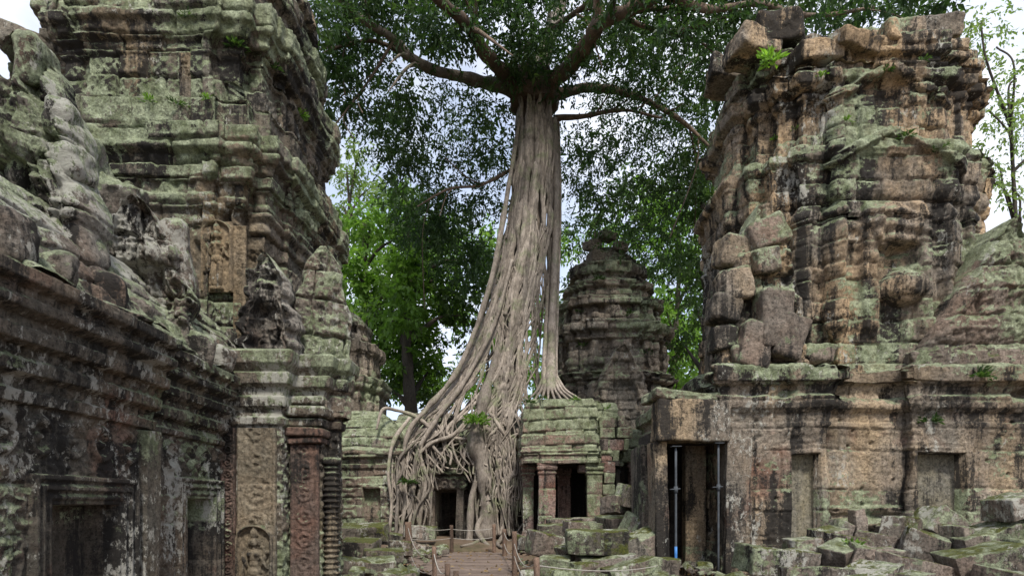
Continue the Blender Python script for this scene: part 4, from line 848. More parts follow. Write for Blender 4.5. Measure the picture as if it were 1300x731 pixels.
# heavier named roots: big leg right of the door, swoop to the left, leaders down the left silhouette
root([at(640, 420, 22.2), at(622, 480, 21.9), at(606, 545, 21.4), at(611, 590, 21.3), at(618, 640, 21.25), at(616, 685, 21.2)], [.12, .18, .24, .28, .28, .36], 14, .7)
root([at(604, 610, 21.2), at(598, 640, 21.15), at(596, 690, 21.1)], [.1, .13, .18], 10, .4)
root([at(618, 650, 21.1), at(606, 668, 20.9), at(612, 684, 20.2), at(622, 694, 19.6)], [.16, .13, .10, .06], 9, .4)
root([at(660, 150, 22.3), at(640, 270, 22.0), at(625, 350, 22.0), at(603, 420, 22.1), at(578, 475, 22.0), at(545, 515, 21.7), at(520, 545, 21.3), at(512, 585, 21.1), at(514, 640, 21.0), at(505, 690, 20.9)], [.08, .11, .12, .12, .12, .11, .10, .09, .085, .10], 12, .5)
root([at(650, 330, 22.0), at(628, 410, 21.9), at(592, 480, 21.9), at(556, 530, 21.4), at(533, 570, 21.1), at(541, 605, 21.0), at(534, 650, 21.0), at(530, 690, 21.0)], [.07, .09, .10, .095, .10, .09, .085, .10], 11, .5)
root([at(596, 530, 21.6), at(575, 552, 21.4), at(548, 562, 21.2), at(528, 585, 21.0), at(524, 630, 21.0), at(517, 688, 20.9)], [.07, .085, .085, .08, .075, .08], 10, .5)
root([at(560, 555, 21.5), at(530, 530, 21.6), at(505, 521, 21.4), at(486, 520, 21.0), at(478, 545, 20.8)], [.09, .1, .09, .07, .04], 9, .4)
root([at(520, 530, 21.4), at(500, 560, 20.9), at(493, 600, 20.8), at(497, 640, 20.8), at(493, 684, 20.7)], [.08, .09, .07, .07, .08], 9, .4)
root([at(528, 560, 21.1), at(506, 585, 20.9), at(505, 630, 20.8), at(502, 690, 20.7)], [.05, .06, .06, .08], 8, .4)
root([at(535, 590, 21), at(545, 618, 20.9), at(528, 648, 20.8), at(520, 690, 20.7)], [.05, .06, .07, .08], 8, .4)
# horizontal creepers over the pediment
for p in ([(612, 548), (590, 560), (565, 568), (548, 570)], [(600, 565), (580, 580), (560, 572), (545, 580), (530, 600)], [(550, 570), (575, 582), (590, 600), (597, 612)], [(548, 575), (550, 600), (556, 622)], [(585, 560), (588, 585), (580, 600)], [(610, 560), (596, 590), (600, 612)], [(538, 560), (560, 590), (585, 596)]):
    root([at(a, b_, 21.55+.1*rs.rand()) for a, b_ in p], [.05, .055, .045, .03], 7, .4)
# ground feet
for p in ([(505, 686, 20.6), (492, 697, 19.6), (478, 706, 18.6)], [(520, 684, 20.6), (530, 690, 19.8), (545, 694, 19.3)], [(640, 680, 20.8), (632, 690, 19.6), (642, 697, 18.9)], [(612, 684, 20.6), (600, 690, 19.8), (585, 693, 19.2)], [(655, 678, 20.8), (668, 686, 19.8), (664, 692, 19.4)]):
    root([at(*q) for q in p], [.11, .08, .04], 8, .4)
# separate hanging trunk-roots on the right side with a flared foot on the porch roof
for i, (x0, x1, rr) in enumerate([(704, 700, .15), (698, 692, .11), (709, 706, .08), (700, 697, .06)]):
    root([at(x0, 150, TY-.2+.2*i), at(x0+2, 260, TY-.1+.2*i), at((x0+x1)/2+1, 360, TY-.3+.2*i), at(x1, 440, TY-.6+.1*i), at(x1-1, 500, TY-1.3)], [rr*.8, rr, rr*.9, rr*1.1, rr*1.6], 10, .3)
for i in range(9):
    e = (i-4)/4.; root([at(698, 430, TY-.6), at(698+6*e, 468, TY-.9), at(700+16*e, 492, TY-1.4), at(703+28*e, 503, TY-2.0-.4*rs.rand()), at(705+36*e, 508, TY-2.6)], [.05, .07, .06, .05, .03], 7, .4)
# web of finer roots (uncountable)
for i in range(210):
    e = rs.rand(); y0 = 280+e*270; a0 = rs.rand(); a0 = a0 if (a0 < .36 or a0 > .6 or i % 3 == 0) else .36*rs.rand(); dy = 35+rs.rand()*80; sg = 1 if rs.rand() < .5 else -1; a1 = a0+sg*(.08+.3*rs.rand())
    b_ = .05*rs.randn()
    P = [fig_pt(np.clip(a0+(a1-a0)*t+b_*math.sin(t*3.1), 0, 1), min(y0+dy*t, 600), 1., .02) for t in np.linspace(0, 1, 5)]
    q = .018+.028*rs.rand()**2
    tube(fine, P, [q*.7, q, q*1.1, q, q*.7], 6, wob=.3, seed=i)
for i in range(80):
    left = rs.rand() < .4; x0 = (500+rs.rand()*48) if left else (618+rs.rand()*48); y0 = 555+rs.rand()*50
    P = [at(x0+rs.randn()*4*t+rs.randn()*3, y0+(678-y0)*t*(.5+.5*rs.rand()), 21.15-.25*rs.rand()) for t in np.linspace(0, 1, 5)]
    P[-1] = P[-2]+(P[-1]-P[-2])*.8
    tube(fine, P, [.02, .03, .032, .028, .02], 6, wob=.4, seed=500+i)
fo = fine.build('fine_roots', M_ROOT, FIG); fo['kind'] = 'stuff'
# fork swelling + limbs
mb = MB()
g = []
for p, fl_ in boxgrid((1.75, 1.7, 1.4), 26, .7, 9, .16, 0, 0): mb.grid(p+at(679, 112, TY), flip=fl_)
mb.build('fork', M_BR, FIG)
LIMBS = []
def limb(pts, r0, r1, mat=M_BR, seg=9, sub=3, name='branch'):
    P = np.array([at(*p) for p in pts]); mb = MB(); r0 *= .74; r1 *= .7; rr = np.linspace(r0, r1, len(P)); tube(mb, P, rr, seg, wob=.35, seed=len(LIMBS)+3)
    Q = resample(P, 30); LIMBS.append(Q)
    # side twigs belong to the limb's own mesh
    rl = np.random.RandomState(len(LIMBS)*7)
    for k in range(sub):
        i = rl.randint(8, 29); d = Q[min(29, i+1)]-Q[i-1]; d /= np.linalg.norm(d); s_ = rl.randn(3); s_ -= d*(s_@d); s_ /= np.linalg.norm(s_)
        Ln = 1.2+rl.rand()*2; e = [Q[i], Q[i]+(d*.6+s_*.6)*Ln*.5, Q[i]+(d*.7+s_)*Ln+np.array([0, 0, -.1])]; q = np.interp(i/29, [0, 1], [r0, r1])
        tube(mb, e, [q*.55, q*.35, .02], 6, wob=.3, seed=k); LIMBS.append(resample(np.array(e), 12))
    mb.build(name, mat, FIG)
limb([(668, 118, 23), (630, 108, 22.3), (590, 99, 21.6), (548, 88, 21), (515, 68, 20.4), (500, 50, 20), (455, 22, 19.2), (415, -20, 18.5)], .34, .12, M_ROOT)
limb([(530, 82, 20.7), (500, 62, 20.6), (470, 52, 20.3), (430, 60, 19.8), (395, 75, 19.5)], .14, .05, M_BR)
limb([(668, 112, 22.8), (638, 92, 21.5), (612, 62, 20), (592, 30, 18.6), (548, -10, 17), (520, -60, 16)], .36, .15)
limb([(620, 72, 20.2), (605, 40, 19.8), (604, 0, 19.2), (610, -40, 18.5)], .16, .08)
limb([(682, 115, 23.2), (690, 70, 24), (702, 35, 24.6), (716, -10, 25), (722, -60, 25.5)], .50, .28, M_ROOT)
limb([(692, 115, 22.8), (722, 85, 21.4), (742, 62, 20.2), (762, 30, 18.6), (800, 12, 17.6), (850, -12, 16.6), (900, -40, 16)], .40, .16)
limb([(757, 40, 19), (760, 15, 18.5), (756, -20, 18), (750, -60, 17.5)], .26, .18)
limb([(684, 95, 23), (668, 62, 22.4), (690, 45, 21.5), (742, 8, 20), (770, -20, 19)], .18, .10)
limb([(700, 122, 23), (745, 112, 23), (800, 120, 22.6), (860, 150, 22), (905, 190, 21.6)], .26, .06)
limb([(704, 150, 23), (740, 148, 22.6), (790, 140, 22), (840, 150, 21.4)], .14, .05)
limb([(850, -5, 17), (900, 12, 16.6), (960, 5, 16.2), (1030, 20, 15.8), (1110, 10, 15.4)], .16, .05)
limb([(780, 20, 18.4), (850, 40, 17.8), (930, 20, 17.2)], .12, .05)
limb([(650, 215, 23), (610, 235, 22.8), (570, 240, 22.6), (530, 262, 22.4)], .10, .04)
limb([(500, 52, 20), (470, 100, 20), (440, 140, 19.8), (420, 165, 19.6)], .07, .03)
# ------------------------------------------------------------------ foliage
def sprays(cen, rad, n_spray, n_leaf, size, rs, droop=.5, tw=.55, tint=None):
    """leafy twigs filling an ellipsoid: returns leaf base points, directions, sizes, tints"""
    d = rs.randn(n_spray, 3); d /= np.linalg.norm(d, axis=1)[:, None]; rr = rs.rand(n_spray)**.45
    o = np.asarray(cen)+d*rr[:, None]*np.asarray(rad)
    t = d*.6+rs.randn(n_spray, 3)*.5; t[:, 2] = t[:, 2]*.5-droop; t /= np.linalg.norm(t, axis=1)[:, None]
    k = (np.arange(n_leaf)+.5)/n_leaf*tw
    base = o[:, None]+t[:, None]*k[None, :, None]; base[..., 2] -= (k**2*.35*droop)[None]
    sd = np.cross(t, rs.randn(n_spray, 3)); sd /= np.linalg.norm(sd, axis=1)[:, None]+1e-9
    alt = np.where(np.arange(n_leaf) % 2, 1, -1)[None, :, None]
    ld = t[:, None]*.7+sd[:, None]*alt*.8+rs.randn(n_spray, n_leaf, 3)*.35; ld[..., 2] -= .25
    ld /= np.linalg.norm(ld, axis=-1, keepdims=True)
    sz = size*(.65+.7*rs.rand(n_spray, n_leaf)); ti = np.clip((rs.rand() if tint is None else tint)*.45+.35*rs.rand(n_spray, 1)+.25*rs.rand(n_spray, n_leaf), 0, 1)
    return base.reshape(-1, 3), ld.reshape(-1, 3), sz.reshape(-1), ti.reshape(-1)
def leaves(mb, parts, rs, asp=.42):
    B = np.concatenate([p[0] for p in parts]); D = np.concatenate([p[1] for p in parts]); Z_ = np.concatenate([p[2] for p in parts]); T = np.concatenate([p[3] for p in parts])
    n = len(B); up = rs.randn(n, 3)*.6+np.array([0, 0, 1.]); sd = np.cross(D, up); sd /= np.linalg.norm(sd, axis=1)[:, None]+1e-9; nm = np.cross(sd, D)
    L_ = Z_[:, None]
    V = np.stack([B, B+D*L_*.42+sd*L_*asp*.5+nm*L_*.06, B+D*L_-nm*L_*.10, B+D*L_*.42-sd*L_*asp*.5+nm*L_*.06], 1)
    mb.raw(V.reshape(-1, 3), np.arange(n*4).reshape(n, 4), blk=np.repeat(T, 4)); return mb
rs = np.random.RandomState(77); parts = []
# clumps along limbs
for Q in LIMBS:
    for i in range(6, len(Q), 4):
        if i > 12 and rs.rand() < .5: parts.append(sprays(Q[i]+rs.randn(3)*.6, (1.1, 1.1, .7), 12, 9, .17, rs))
# canopy clumps as the photo shows them (px, py, depth, radius px x, y, density)
CAN = [(410, 20, 19, 45, 40, 1), (460, 25, 20, 55, 40, 1), (520, 20, 20, 55, 40, 1), (575, 40, 19, 50, 45, 1), (640, 30, 20, 60, 45, 1.2), (660, 75, 21, 40, 28, 1), (720, 75, 22, 50, 35, 1), (720, 20, 22, 60, 40, 1), (790, 55, 20, 60, 40, 1), (850, 40, 19, 60, 40, 1), (900, 90, 20, 45, 50, .9), (840, 95, 22, 60, 40, 1), (780, 110, 23, 50, 35, 1), (770, 170, 24, 45, 45, .9), (830, 165, 23, 50, 50, 1.1), (880, 190, 23, 40, 60, 1), (745, 230, 25, 28, 50, .8), (815, 250, 25, 40, 55, .9), (865, 270, 25, 40, 60, 1), (850, 330, 27, 45, 50, .8), (735, 300, 27, 22, 40, .6), (790, 310, 27, 26, 35, .5),
       (420, 75, 20, 35, 35, .9), (470, 80, 21, 45, 35, 1), (530, 110, 22, 50, 28, 1), (590, 130, 22, 45, 28, 1), (620, 150, 23, 28, 38, .8), (500, 145, 22, 35, 30, .9), (455, 125, 21, 35, 30, .7), (515, 190, 23, 35, 32, 1), (500, 165, 22, 22, 40, .8), (590, 185, 24, 40, 35, 1), (625, 205, 24, 22, 40, .8), (560, 235, 24, 50, 35, 1.1), (600, 260, 24, 34, 40, 1), (540, 285, 25, 40, 40, 1), (600, 320, 25, 30, 38, .9), (570, 300, 25, 40, 40, .9), (430, 110, 20, 25, 40, .6),
       (960, 15, 17, 60, 22, 1), (1030, 10, 16.5, 60, 22, 1), (1100, 15, 16, 55, 24, 1), (1160, 10, 16, 45, 24, 1), (900, 20, 17, 60, 28, 1), (1050, 40, 19, 60, 22, .8), (930, 60, 22, 40, 30, .9), (640, -20, 20, 200, 50, 2.4), (450, -15, 19, 90, 40, 1.2), (850, -20, 18, 140, 40, 1.8), (1060, -20, 16, 140, 30, 1.5)]
for (px, py, Y_, rx, ry, dn) in CAN:
    k = Y_/FOC; area = rx*ry*k*k
    for j in range(4):
        c = at(px+rs.randn()*rx*.4, py+rs.randn()*ry*.4, Y_+rs.randn()*.8)
        parts.append(sprays(c, (rx*k*.78, 1.0, ry*k*.42), int((27 if py < 90 else 20)*dn*area/1.2)+4, 9, .175*(.6+.8*rs.rand()), rs, droop=.28 if py < 200 else .45))
# drooping curtains
for (px, y0, y1, Y_) in [(505, 120, 200, 22), (520, 150, 215, 22), (470, 130, 180, 21), (740, 170, 270, 25), (800, 180, 300, 24), (760, 160, 250, 24), (870, 200, 380, 24), (830, 190, 330, 24), (850, 150, 260, 23), (905, 130, 250, 23), (560, 210, 300, 24), (610, 200, 330, 24), (725, 160, 240, 24), (585, 150, 215, 23)]:
    for t in np.linspace(0, 1, 5): parts.append(sprays(at(px+rs.randn()*7, y0+(y1-y0)*t, Y_), (.8, .7, .5), 13, 9, .17, rs, droop=.6))
leaves(MB(), parts, rs).build('crown', M_LF, FIG, smooth=False)
print('fig leaves', sum(len(p[0]) for p in parts), 'roots', nroot)

# ================================================================== FOREST TREES
def forest_tree(name, label, px, Y_, ybase, ytop, trunk_r, clumps, lm, size, dens, seed, group=None, tm=M_TR, lean=0, nl=8):
    rs = np.random.RandomState(seed); b0 = np.array([(px-VPX)/FOC*Y_, Y_, -.2]); top = at(px+lean, ytop+ (ybase-ytop)*.25, Y_)
    T = thing(name, label, 'tree', b0, group)
    mb = MB(); pts = [b0+(top-b0)*t+np.array([.25*math.sin(seed+t*5), .2*math.cos(seed*2+t*4), 0])*(t > 0) for t in np.linspace(0, 1, 7)]
    tube(mb, pts, np.linspace(trunk_r, trunk_r*.35, 7), 9, wob=.4, seed=seed)
    Q = resample(np.array(pts), 40)
    for c in clumps:
        e = at(c[0], c[1], c[2] if len(c) > 5 else Y_); i = int(np.clip(np.interp(e[2]-1.5, Q[:, 2], np.arange(40)), 12, 39))
        tube(mb, [Q[i], Q[i]*.5+e*.5+np.array([0, 0, .3])+rs.randn(3)*.2, e], [trunk_r*.38, trunk_r*.22, .03], 6, wob=.4, seed=i)
    mb.build('trunk', tm, T)
    parts = []
    for c in clumps:
        cx_, cy_, dY, rx, ry, dn = c; Yc = dY; k = Yc/FOC; area = rx*ry*k*k
        for j in range(5):
            cc = at(cx_+rs.randn()*rx*.42, cy_+rs.randn()*ry*.42, Yc+rs.randn()*.9)
            parts.append(sprays(cc, (rx*k*.6, 1.0, ry*k*.5), int(dens*dn*area)+4, nl, size, rs, droop=.3))
    leaves(MB(), parts, rs, .5).build('crown', lm, T, smooth=False)
    print(name, sum(len(p[0]) for p in parts)); return T
forest_tree('forest_tree', 'bright green leafy tree behind the far left tower and lichened wing', 470, 31, 520, 200, .32, [(440, 330, 31, 38, 40, 1), (470, 290, 31, 42, 40, 1), (510, 300, 31, 40, 40, 1), (445, 390, 31, 36, 45, 1.1), (490, 370, 30, 45, 45, 1.4), (520, 400, 28.5, 28, 40, .8), (525, 330, 28.5, 30, 35, .8), (530, 360, 31, 40, 45, 1), (470, 440, 31, 40, 40, 1), (520, 430, 31, 45, 45, 1.1), (500, 480, 31, 45, 35, .9), (555, 400, 31, 30, 50, .8)], M_LB, .30, 9, 201)
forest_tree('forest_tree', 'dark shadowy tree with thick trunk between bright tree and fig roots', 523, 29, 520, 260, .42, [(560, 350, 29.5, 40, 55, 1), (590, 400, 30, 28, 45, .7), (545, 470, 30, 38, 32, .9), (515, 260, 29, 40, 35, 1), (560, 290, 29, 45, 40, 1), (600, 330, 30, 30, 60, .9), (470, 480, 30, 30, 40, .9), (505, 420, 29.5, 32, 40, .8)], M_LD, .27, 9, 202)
forest_tree('forest_tree', 'pale thin-leaved tree in the sky gap beside the left tower', 440, 36, 520, 170, .22, [(440, 215, 36, 32, 35, .55), (475, 235, 36, 35, 30, .5), (430, 260, 36, 28, 35, .6), (455, 190, 36, 25, 20, .4), (500, 245, 36, 30, 25, .5)], M_LP, .26, 6, 203)
forest_tree('forest_tree', 'bright green tree in the gap between middle tower and right tower', 856, 34, 520, 230, .26, [(830, 250, 34, 26, 40, .8), (860, 290, 34, 34, 45, 1), (880, 350, 34, 30, 50, 1), (845, 390, 34, 30, 40, .8), (880, 430, 34, 26, 40, .9), (860, 480, 34, 40, 25, 1)], M_LB, .27, 8, 204)
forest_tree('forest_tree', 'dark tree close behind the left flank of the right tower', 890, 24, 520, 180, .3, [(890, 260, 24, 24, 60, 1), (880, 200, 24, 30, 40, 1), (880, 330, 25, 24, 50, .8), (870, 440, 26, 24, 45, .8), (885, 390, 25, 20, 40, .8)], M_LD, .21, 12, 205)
forest_tree('forest_tree', 'slender sparse-leaved tree against the white sky right of the right tower', 1290, 20, 520, 40, .14, [(1265, 60, 20, 35, 30, .42), (1290, 100, 20, 40, 35, .45), (1255, 140, 20, 28, 35, .42), (1285, 170, 20, 40, 35, .5), (1270, 215, 20, 30, 30, .55), (1290, 245, 20, 35, 30, .5), (1245, 225, 20, 20, 35, .6), (1320, 150, 20, 40, 80, .45), (1245, 30, 20, 25, 20, .3)], M_LP, .15, 11, 206, tm=M_TR)
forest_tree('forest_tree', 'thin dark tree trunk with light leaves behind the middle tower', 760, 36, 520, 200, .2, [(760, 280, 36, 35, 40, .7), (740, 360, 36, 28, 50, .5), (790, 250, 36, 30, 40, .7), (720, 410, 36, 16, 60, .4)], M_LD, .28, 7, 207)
# far wood closing the view between the trunks
rs = np.random.RandomState(31); parts = []
for i in range(110):
    px = 380+rs.rand()*560; py = 500-rs.rand()**1.6*230; Y_ = 44+rs.rand()*14; k = Y_/FOC
    parts.append(sprays(at(px, py, Y_), (2.0, 1.5, 1.6), 40, 7, .42, rs, droop=.3))
for i in range(150):
    px = 1150+rs.rand()*1100 if i % 2 else -900+rs.rand()*1150; py = 560-rs.rand()**1.6*220; Y_ = 36+rs.rand()*18
    parts.append(sprays(at(px, py, Y_), (2.2, 1.5, 1.8), 40, 7, .42, rs, droop=.3))
o = leaves(MB(), parts, rs, .5).build('far_wood', M_LB, None, smooth=False)
tag(o, 'far mass of sunlit green forest foliage closing the view behind the temples', 'wood', None, 'stuff')
# ================================================================== SMALL PLANTS
def on_stone(px, py, Y_):
    # nearest stone surface in that direction, so that the plant is rooted in the masonry
    from mathutils import Vector
    d = Vector(at(px, py, 10.)-np.array([0, 0, EYE])).normalized(); p = Vector((0, 0, EYE)); dg = bpy.context.evaluated_depsgraph_get()
    for k in range(40):
        ok, loc, nr, ix, ob, m = S.ray_cast(dg, p, d)
        if not ok: break
        if ob.data.materials[0].name.startswith('stone'): return np.array(loc)-np.array(d)*.01
        p = loc+d*.01
    return at(px, py, Y_)
bpy.context.view_layer.update()
def plant(name, label, c, n, size, mat, seed, rad=.3, up=.6):
    rs = np.random.RandomState(seed); c = np.asarray(c, float)
    d = rs.randn(n, 3); d[:, 2] = np.abs(d[:, 2])*up+.15; d /= np.linalg.norm(d, axis=1)[:, None]
    B = np.concatenate([c+d*rad*t for t in (.25, .5, .75, 1.)]); B[:, 2] -= np.repeat([.0, .01, .05, .12], n)*rad*2
    D = np.concatenate([d+rs.randn(n, 3)*.4 for _ in range(4)]); D /= np.linalg.norm(D, axis=1)[:, None]
    o = leaves(MB(), [(B, D, size*(.7+.6*rs.rand(4*n)), rs.rand(4*n))], rs, .4).build(name, mat, None, smooth=False, loc=c)
    return tag(o, label, 'plant')
plant('fern', 'small bright yellow-green fern on the upper left corner of right tower', at(978, 78, 12.7), 26, .16, M_FERN, 1, .22, .9)
plant('climbing_plant', 'leafy green plant growing in the fork of the fig roots', at(605, 536, 20.95), 60, .17, M_LB, 2, .38, .4)
plant('climbing_plant', 'dark green ivy hanging among the left roots beside the small doorway', at(518, 612, 20.7), 26, .16, M_LD, 3, .28, .3)
plant('weed_tuft', 'dark weed tuft on the right tower base above the second false door', on_stone(1180, 535, 12.3), 26, .12, M_LD, 4, .16, .3)
plant('weed_tuft', 'small mossy weed clump on the ledge left of right tower body', on_stone(905, 250, 13.9), 34, .12, M_LD, 5, .25, .5)
plant('weed_tuft', 'yellow-green weeds sprouting among rubble below the first false door', at(1082, 695, 10.6), 34, .10, M_LB, 6, .16, .6)
plant('weed_tuft', 'small weeds on right tower ledge at the frame edge', on_stone(1240, 480, 12.2), 34, .11, M_LD, 7, .26, .5)
def tufts(where, spots, seed, mats):
    for i, (px, py, Y_, r_) in enumerate(spots):
        o = plant('weed_tuft', 'small green seedling rooted in a crack between the blocks of '+where, on_stone(px, py, Y_), 14+i % 3*6, r_*.55, mats[i % len(mats)], seed+i, r_, .5+.3*(i % 2)); o['group'] = 'seedlings in the cracks of '+where
tufts('the left tower', [(225, 135, 10.3, .14), (262, 128, 10.2, .10), (300, 62, 10.3, .16), (188, 130, 10.3, .12), (346, 90, 10.6, .14), (380, 150, 11.6, .16), (240, 22, 10.3, .12)], 700, [M_LD, M_LB])
tufts('the right tower', [(1010, 168, 12.7, .14), (1075, 155, 12.6, .12), (1150, 175, 12.7, .16), (1195, 190, 13.2, .14), (1045, 98, 12.7, .12), (1125, 92, 12.7, .14), (1172, 78, 13.0, .12), (985, 178, 12.9, .10)], 720, [M_LD, M_LB, M_LD])
tufts('the middle tower', [(735, 398, 24.3, .2), (800, 400, 24.3, .22), (760, 355, 24.5, .2), (820, 450, 24.4, .24), (740, 440, 24.2, .22)], 740, [M_LD])
tufts('the green porch roof', [(690, 506, 19.1, .16), (730, 508, 19.2, .14), (672, 512, 19.3, .18), (770, 520, 19.6, .16)], 760, [M_LD, M_LB])
# ================================================================== RUBBLE BLOCKS
def rubble(label, px, py, Y_, size, rr, seed, mat, group):
    c = at(px, py, Y_)-np.array([0, 0, .09 if px > 940 else .03]); mb = MB(); addblock(mb, c, size, rr, seed=seed, n=30, bev=.06, rough=.045, chip=.22, skew=.09)
    o = mb.build('stone_block', mat, None, loc=c-np.array([0, 0, size[2]/2])); return tag(o, label, 'stone', group)
GR_ = 'fallen stone blocks below the right tower'
RB = [('long flat mossy block at the foot of the doorway pier, leftmost of right heap', 985, 705, 10.8, (1.15, .8, .5), (0, 3, 6)),
 ('dark slab lying in the lower middle of the right heap at the frame bottom', 1040, 724, 9.6, (1.2, .8, .25), (-8, 2, -12)),
 ('small green block wedged under the first false door sill', 1052, 676, 11.6, (.55, .5, .35), (5, -8, 20)),
 ('weathered block with pale green corner in front of the first false door', 1070, 698, 10.6, (.6, .55, .4), (10, -12, 30)),
 ('large lichened block with yellow moss in the middle of the right heap', 1108, 700, 10.4, (.75, .6, .42), (12, 8, -14)),
 ('flat reddish block on top of the heap below the central recess', 1080, 684, 11.3, (.8, .6, .3), (4, 6, 12)),
 ('dark pointed boulder under the second false door', 1148, 672, 11.3, (.65, .6, .5), (0, 14, 35)),
 ('triangular brown block topping the heap before the second false door', 1190, 664, 11.2, (.7, .6, .5), (0, 32, 14)),
 ('pale green faced block standing on edge left of the tilted slab', 1172, 688, 10.5, (.62, .5, .5), (8, 16, -20)),
 ('upright dark green slab stuck between two large blocks', 1212, 683, 10.4, (.22, .5, .62), (0, 4, 18)),
 ('big tilted block with bright green face at right below the second false door', 1248, 680, 10.3, (.85, .7, .42), (6, -12, -8)),
 ('broad squared block at the lower right with mossy lower edge', 1245, 708, 9.6, (1.05, .8, .42), (2, -10, -6)),
 ('grey flat block in the lower centre of the right heap', 1165, 716, 9.6, (.95, .7, .34), (6, 10, 20)),
 ('white-crusted block topping the stack at the right frame edge', 1284, 636, 10.2, (.62, .6, .36), (0, -10, 6)),
 ('speckled block second in the stack at the right frame edge', 1290, 664, 10.2, (.6, .6, .36), (0, 2, -8)),
 ('dark cracked block at the foot of the right edge stack', 1292, 700, 10.0, (.5, .6, .55), (0, 0, 8)),
 ('small round pinkish stone at bottom edge of right heap', 1155, 730, 9.0, (.5, .45, .25), (4, 0, 30)),
 ('pale small upright carved stone standing before the central recess', 1088, 655, 12.0, (.28, .25, .55), (0, -6, 10)),
 ('small tan stone leaning on the recess wall', 1066, 666, 12.0, (.32, .3, .34), (0, 24, 10)),
 ('small pale rock right of the upright carved stone', 1132, 668, 11.9, (.34, .3, .28), (0, -18, 20)),
 ('low brown slab at the foot of the first false door', 1025, 684, 11.6, (.7, .5, .25), (0, 0, 5)),
 ('mossy block half buried behind the yellow moss block', 1120, 684, 11.2, (.6, .6, .36), (10, 10, 40)),
 ('thin broken slab lying across the lower right corner', 1290, 726, 9.0, (.9, .6, .2), (6, 8, 14)),
 ('dark wedge between lower slabs near the frame bottom', 1100, 727, 9.2, (.7, .6, .3), (0, -14, 30))]
for i, (lb, px, py, Y_, sz, rr) in enumerate(RB): rubble(lb, px, py, Y_, sz, rr, 300+i, M_RU, GR_)
GC = 'fallen stone blocks before the porch'
CB_ = [('largest squared block with red-stained end topping the heap before the porch', 757, 685, 12.2, (1.2, .9, .48), (3, 2, -4)),
 ('thick block carrying the largest squared block', 768, 712, 12.0, (1.15, .8, .36), (0, -2, 8)),
 ('rounded lichened block at the left end of the porch heap by the rope post', 692, 690, 13.4, (.75, .6, .5), (5, 8, 14)),
 ('mossy small block between post and largest block', 722, 700, 12.8, (.6, .6, .4), (0, -8, 24)),
 ('dark mossy block low at left of porch heap', 705, 716, 12.0, (.6, .55, .36), (8, 2, -14)),
 ('flat moss-topped slab behind the largest block', 745, 668, 15.2, (1.1, .7, .3), (2, 4, 10)),
 ('tan block behind the largest block, right side', 790, 665, 15.0, (.9, .7, .5), (4, -8, 24)),
 ('round green boulder right of the largest block', 808, 672, 13.8, (.6, .6, .6), (20, 18, 30)),
 ('pale lichened upright block by the doorway jamb', 824, 634, 15.5, (.5, .5, .8), (0, -16, 10)),
 ('dark block stacked below the slim pillar', 800, 630, 16.5, (.65, .6, .55), (6, 14, 18)),
 ('mossy stone at the foot of the broken porch wall', 782, 640, 16.6, (.6, .6, .5), (0, 6, 30)),
 ('lichened block on the right of the heap under the doorway jamb', 820, 690, 12.8, (.6, .6, .55), (14, -22, 20)),
 ('tilted grey block leaning against largest block, right end', 800, 700, 12.2, (.35, .6, .6), (0, -28, 10)),
 ('reddish pointed rock under the rope at the bottom centre', 800, 722, 11.2, (.9, .6, .34), (0, -12, 14)),
 ('small cube-shaped stone in the shade under the largest block', 740, 722, 11.4, (.4, .4, .3), (0, 0, 30)),
 ('mossy block at the foot of the red pillar', 700, 672, 16.6, (.8, .6, .34), (0, 4, 0)),
 ('grey block by the jamb foot at the bottom of the heap', 838, 722, 11.4, (.5, .5, .45), (0, 10, 24)),
 ('broad dark step stone under the porch opening', 728, 664, 17.6, (1.4, .8, .35), (0, 0, 2)),
 ('small mossy rock beside the boardwalk corner post', 668, 688, 15.5, (.5, .5, .36), (0, 8, 30))]
for i, (lb, px, py, Y_, sz, rr) in enumerate(CB_): rubble(lb, px, py, Y_, sz, rr, 340+i, M_RU if i % 3 else M_RM, GC)
GL = 'mossy stone blocks left of the boardwalk'
LB_ = [('long dark green mossy block topping the left heap under the niche window', 462, 674, 15.5, (1.2, .8, .4), (2, 4, 6)),
 ('mossy block at the back of the left heap near the roots', 492, 682, 16.5, (.7, .6, .35), (0, 8, 20)),
 ('thick mossy slab in the middle of the left heap', 455, 694, 14.0, (.9, .8, .42), (4, 3, -8)),
 ('flat brown-topped slab in the left heap by the corner post', 487, 702, 13.5, (.8, .8, .25), (0, 3, 10)),
 ('white-speckled block low in the left heap', 480, 718, 12.4, (.7, .6, .36), (0, -4, 14)),
 ('dark mossy block at the lower left beside the colonette', 446, 718, 12.0, (.6, .6, .4), (6, 2, 30)),
 ('pale lichened stone at the boardwalk edge, lowest of the left heap', 512, 727, 12.0, (.6, .5, .22), (0, 2, 10)),
 ('long pale lichened block lying behind the rope before the small doorway', 534, 674, 19.6, (1.0, .5, .4), (0, 6, 4)),
 ('small dark stone behind the corner post', 508, 694, 15.0, (.5, .5, .34), (0, 0, 20))]
for i, (lb, px, py, Y_, sz, rr) in enumerate(LB_): rubble(lb, px, py, Y_, sz, rr, 370+i, M_RM if i not in (4, 6, 7) else M_RU, GL)
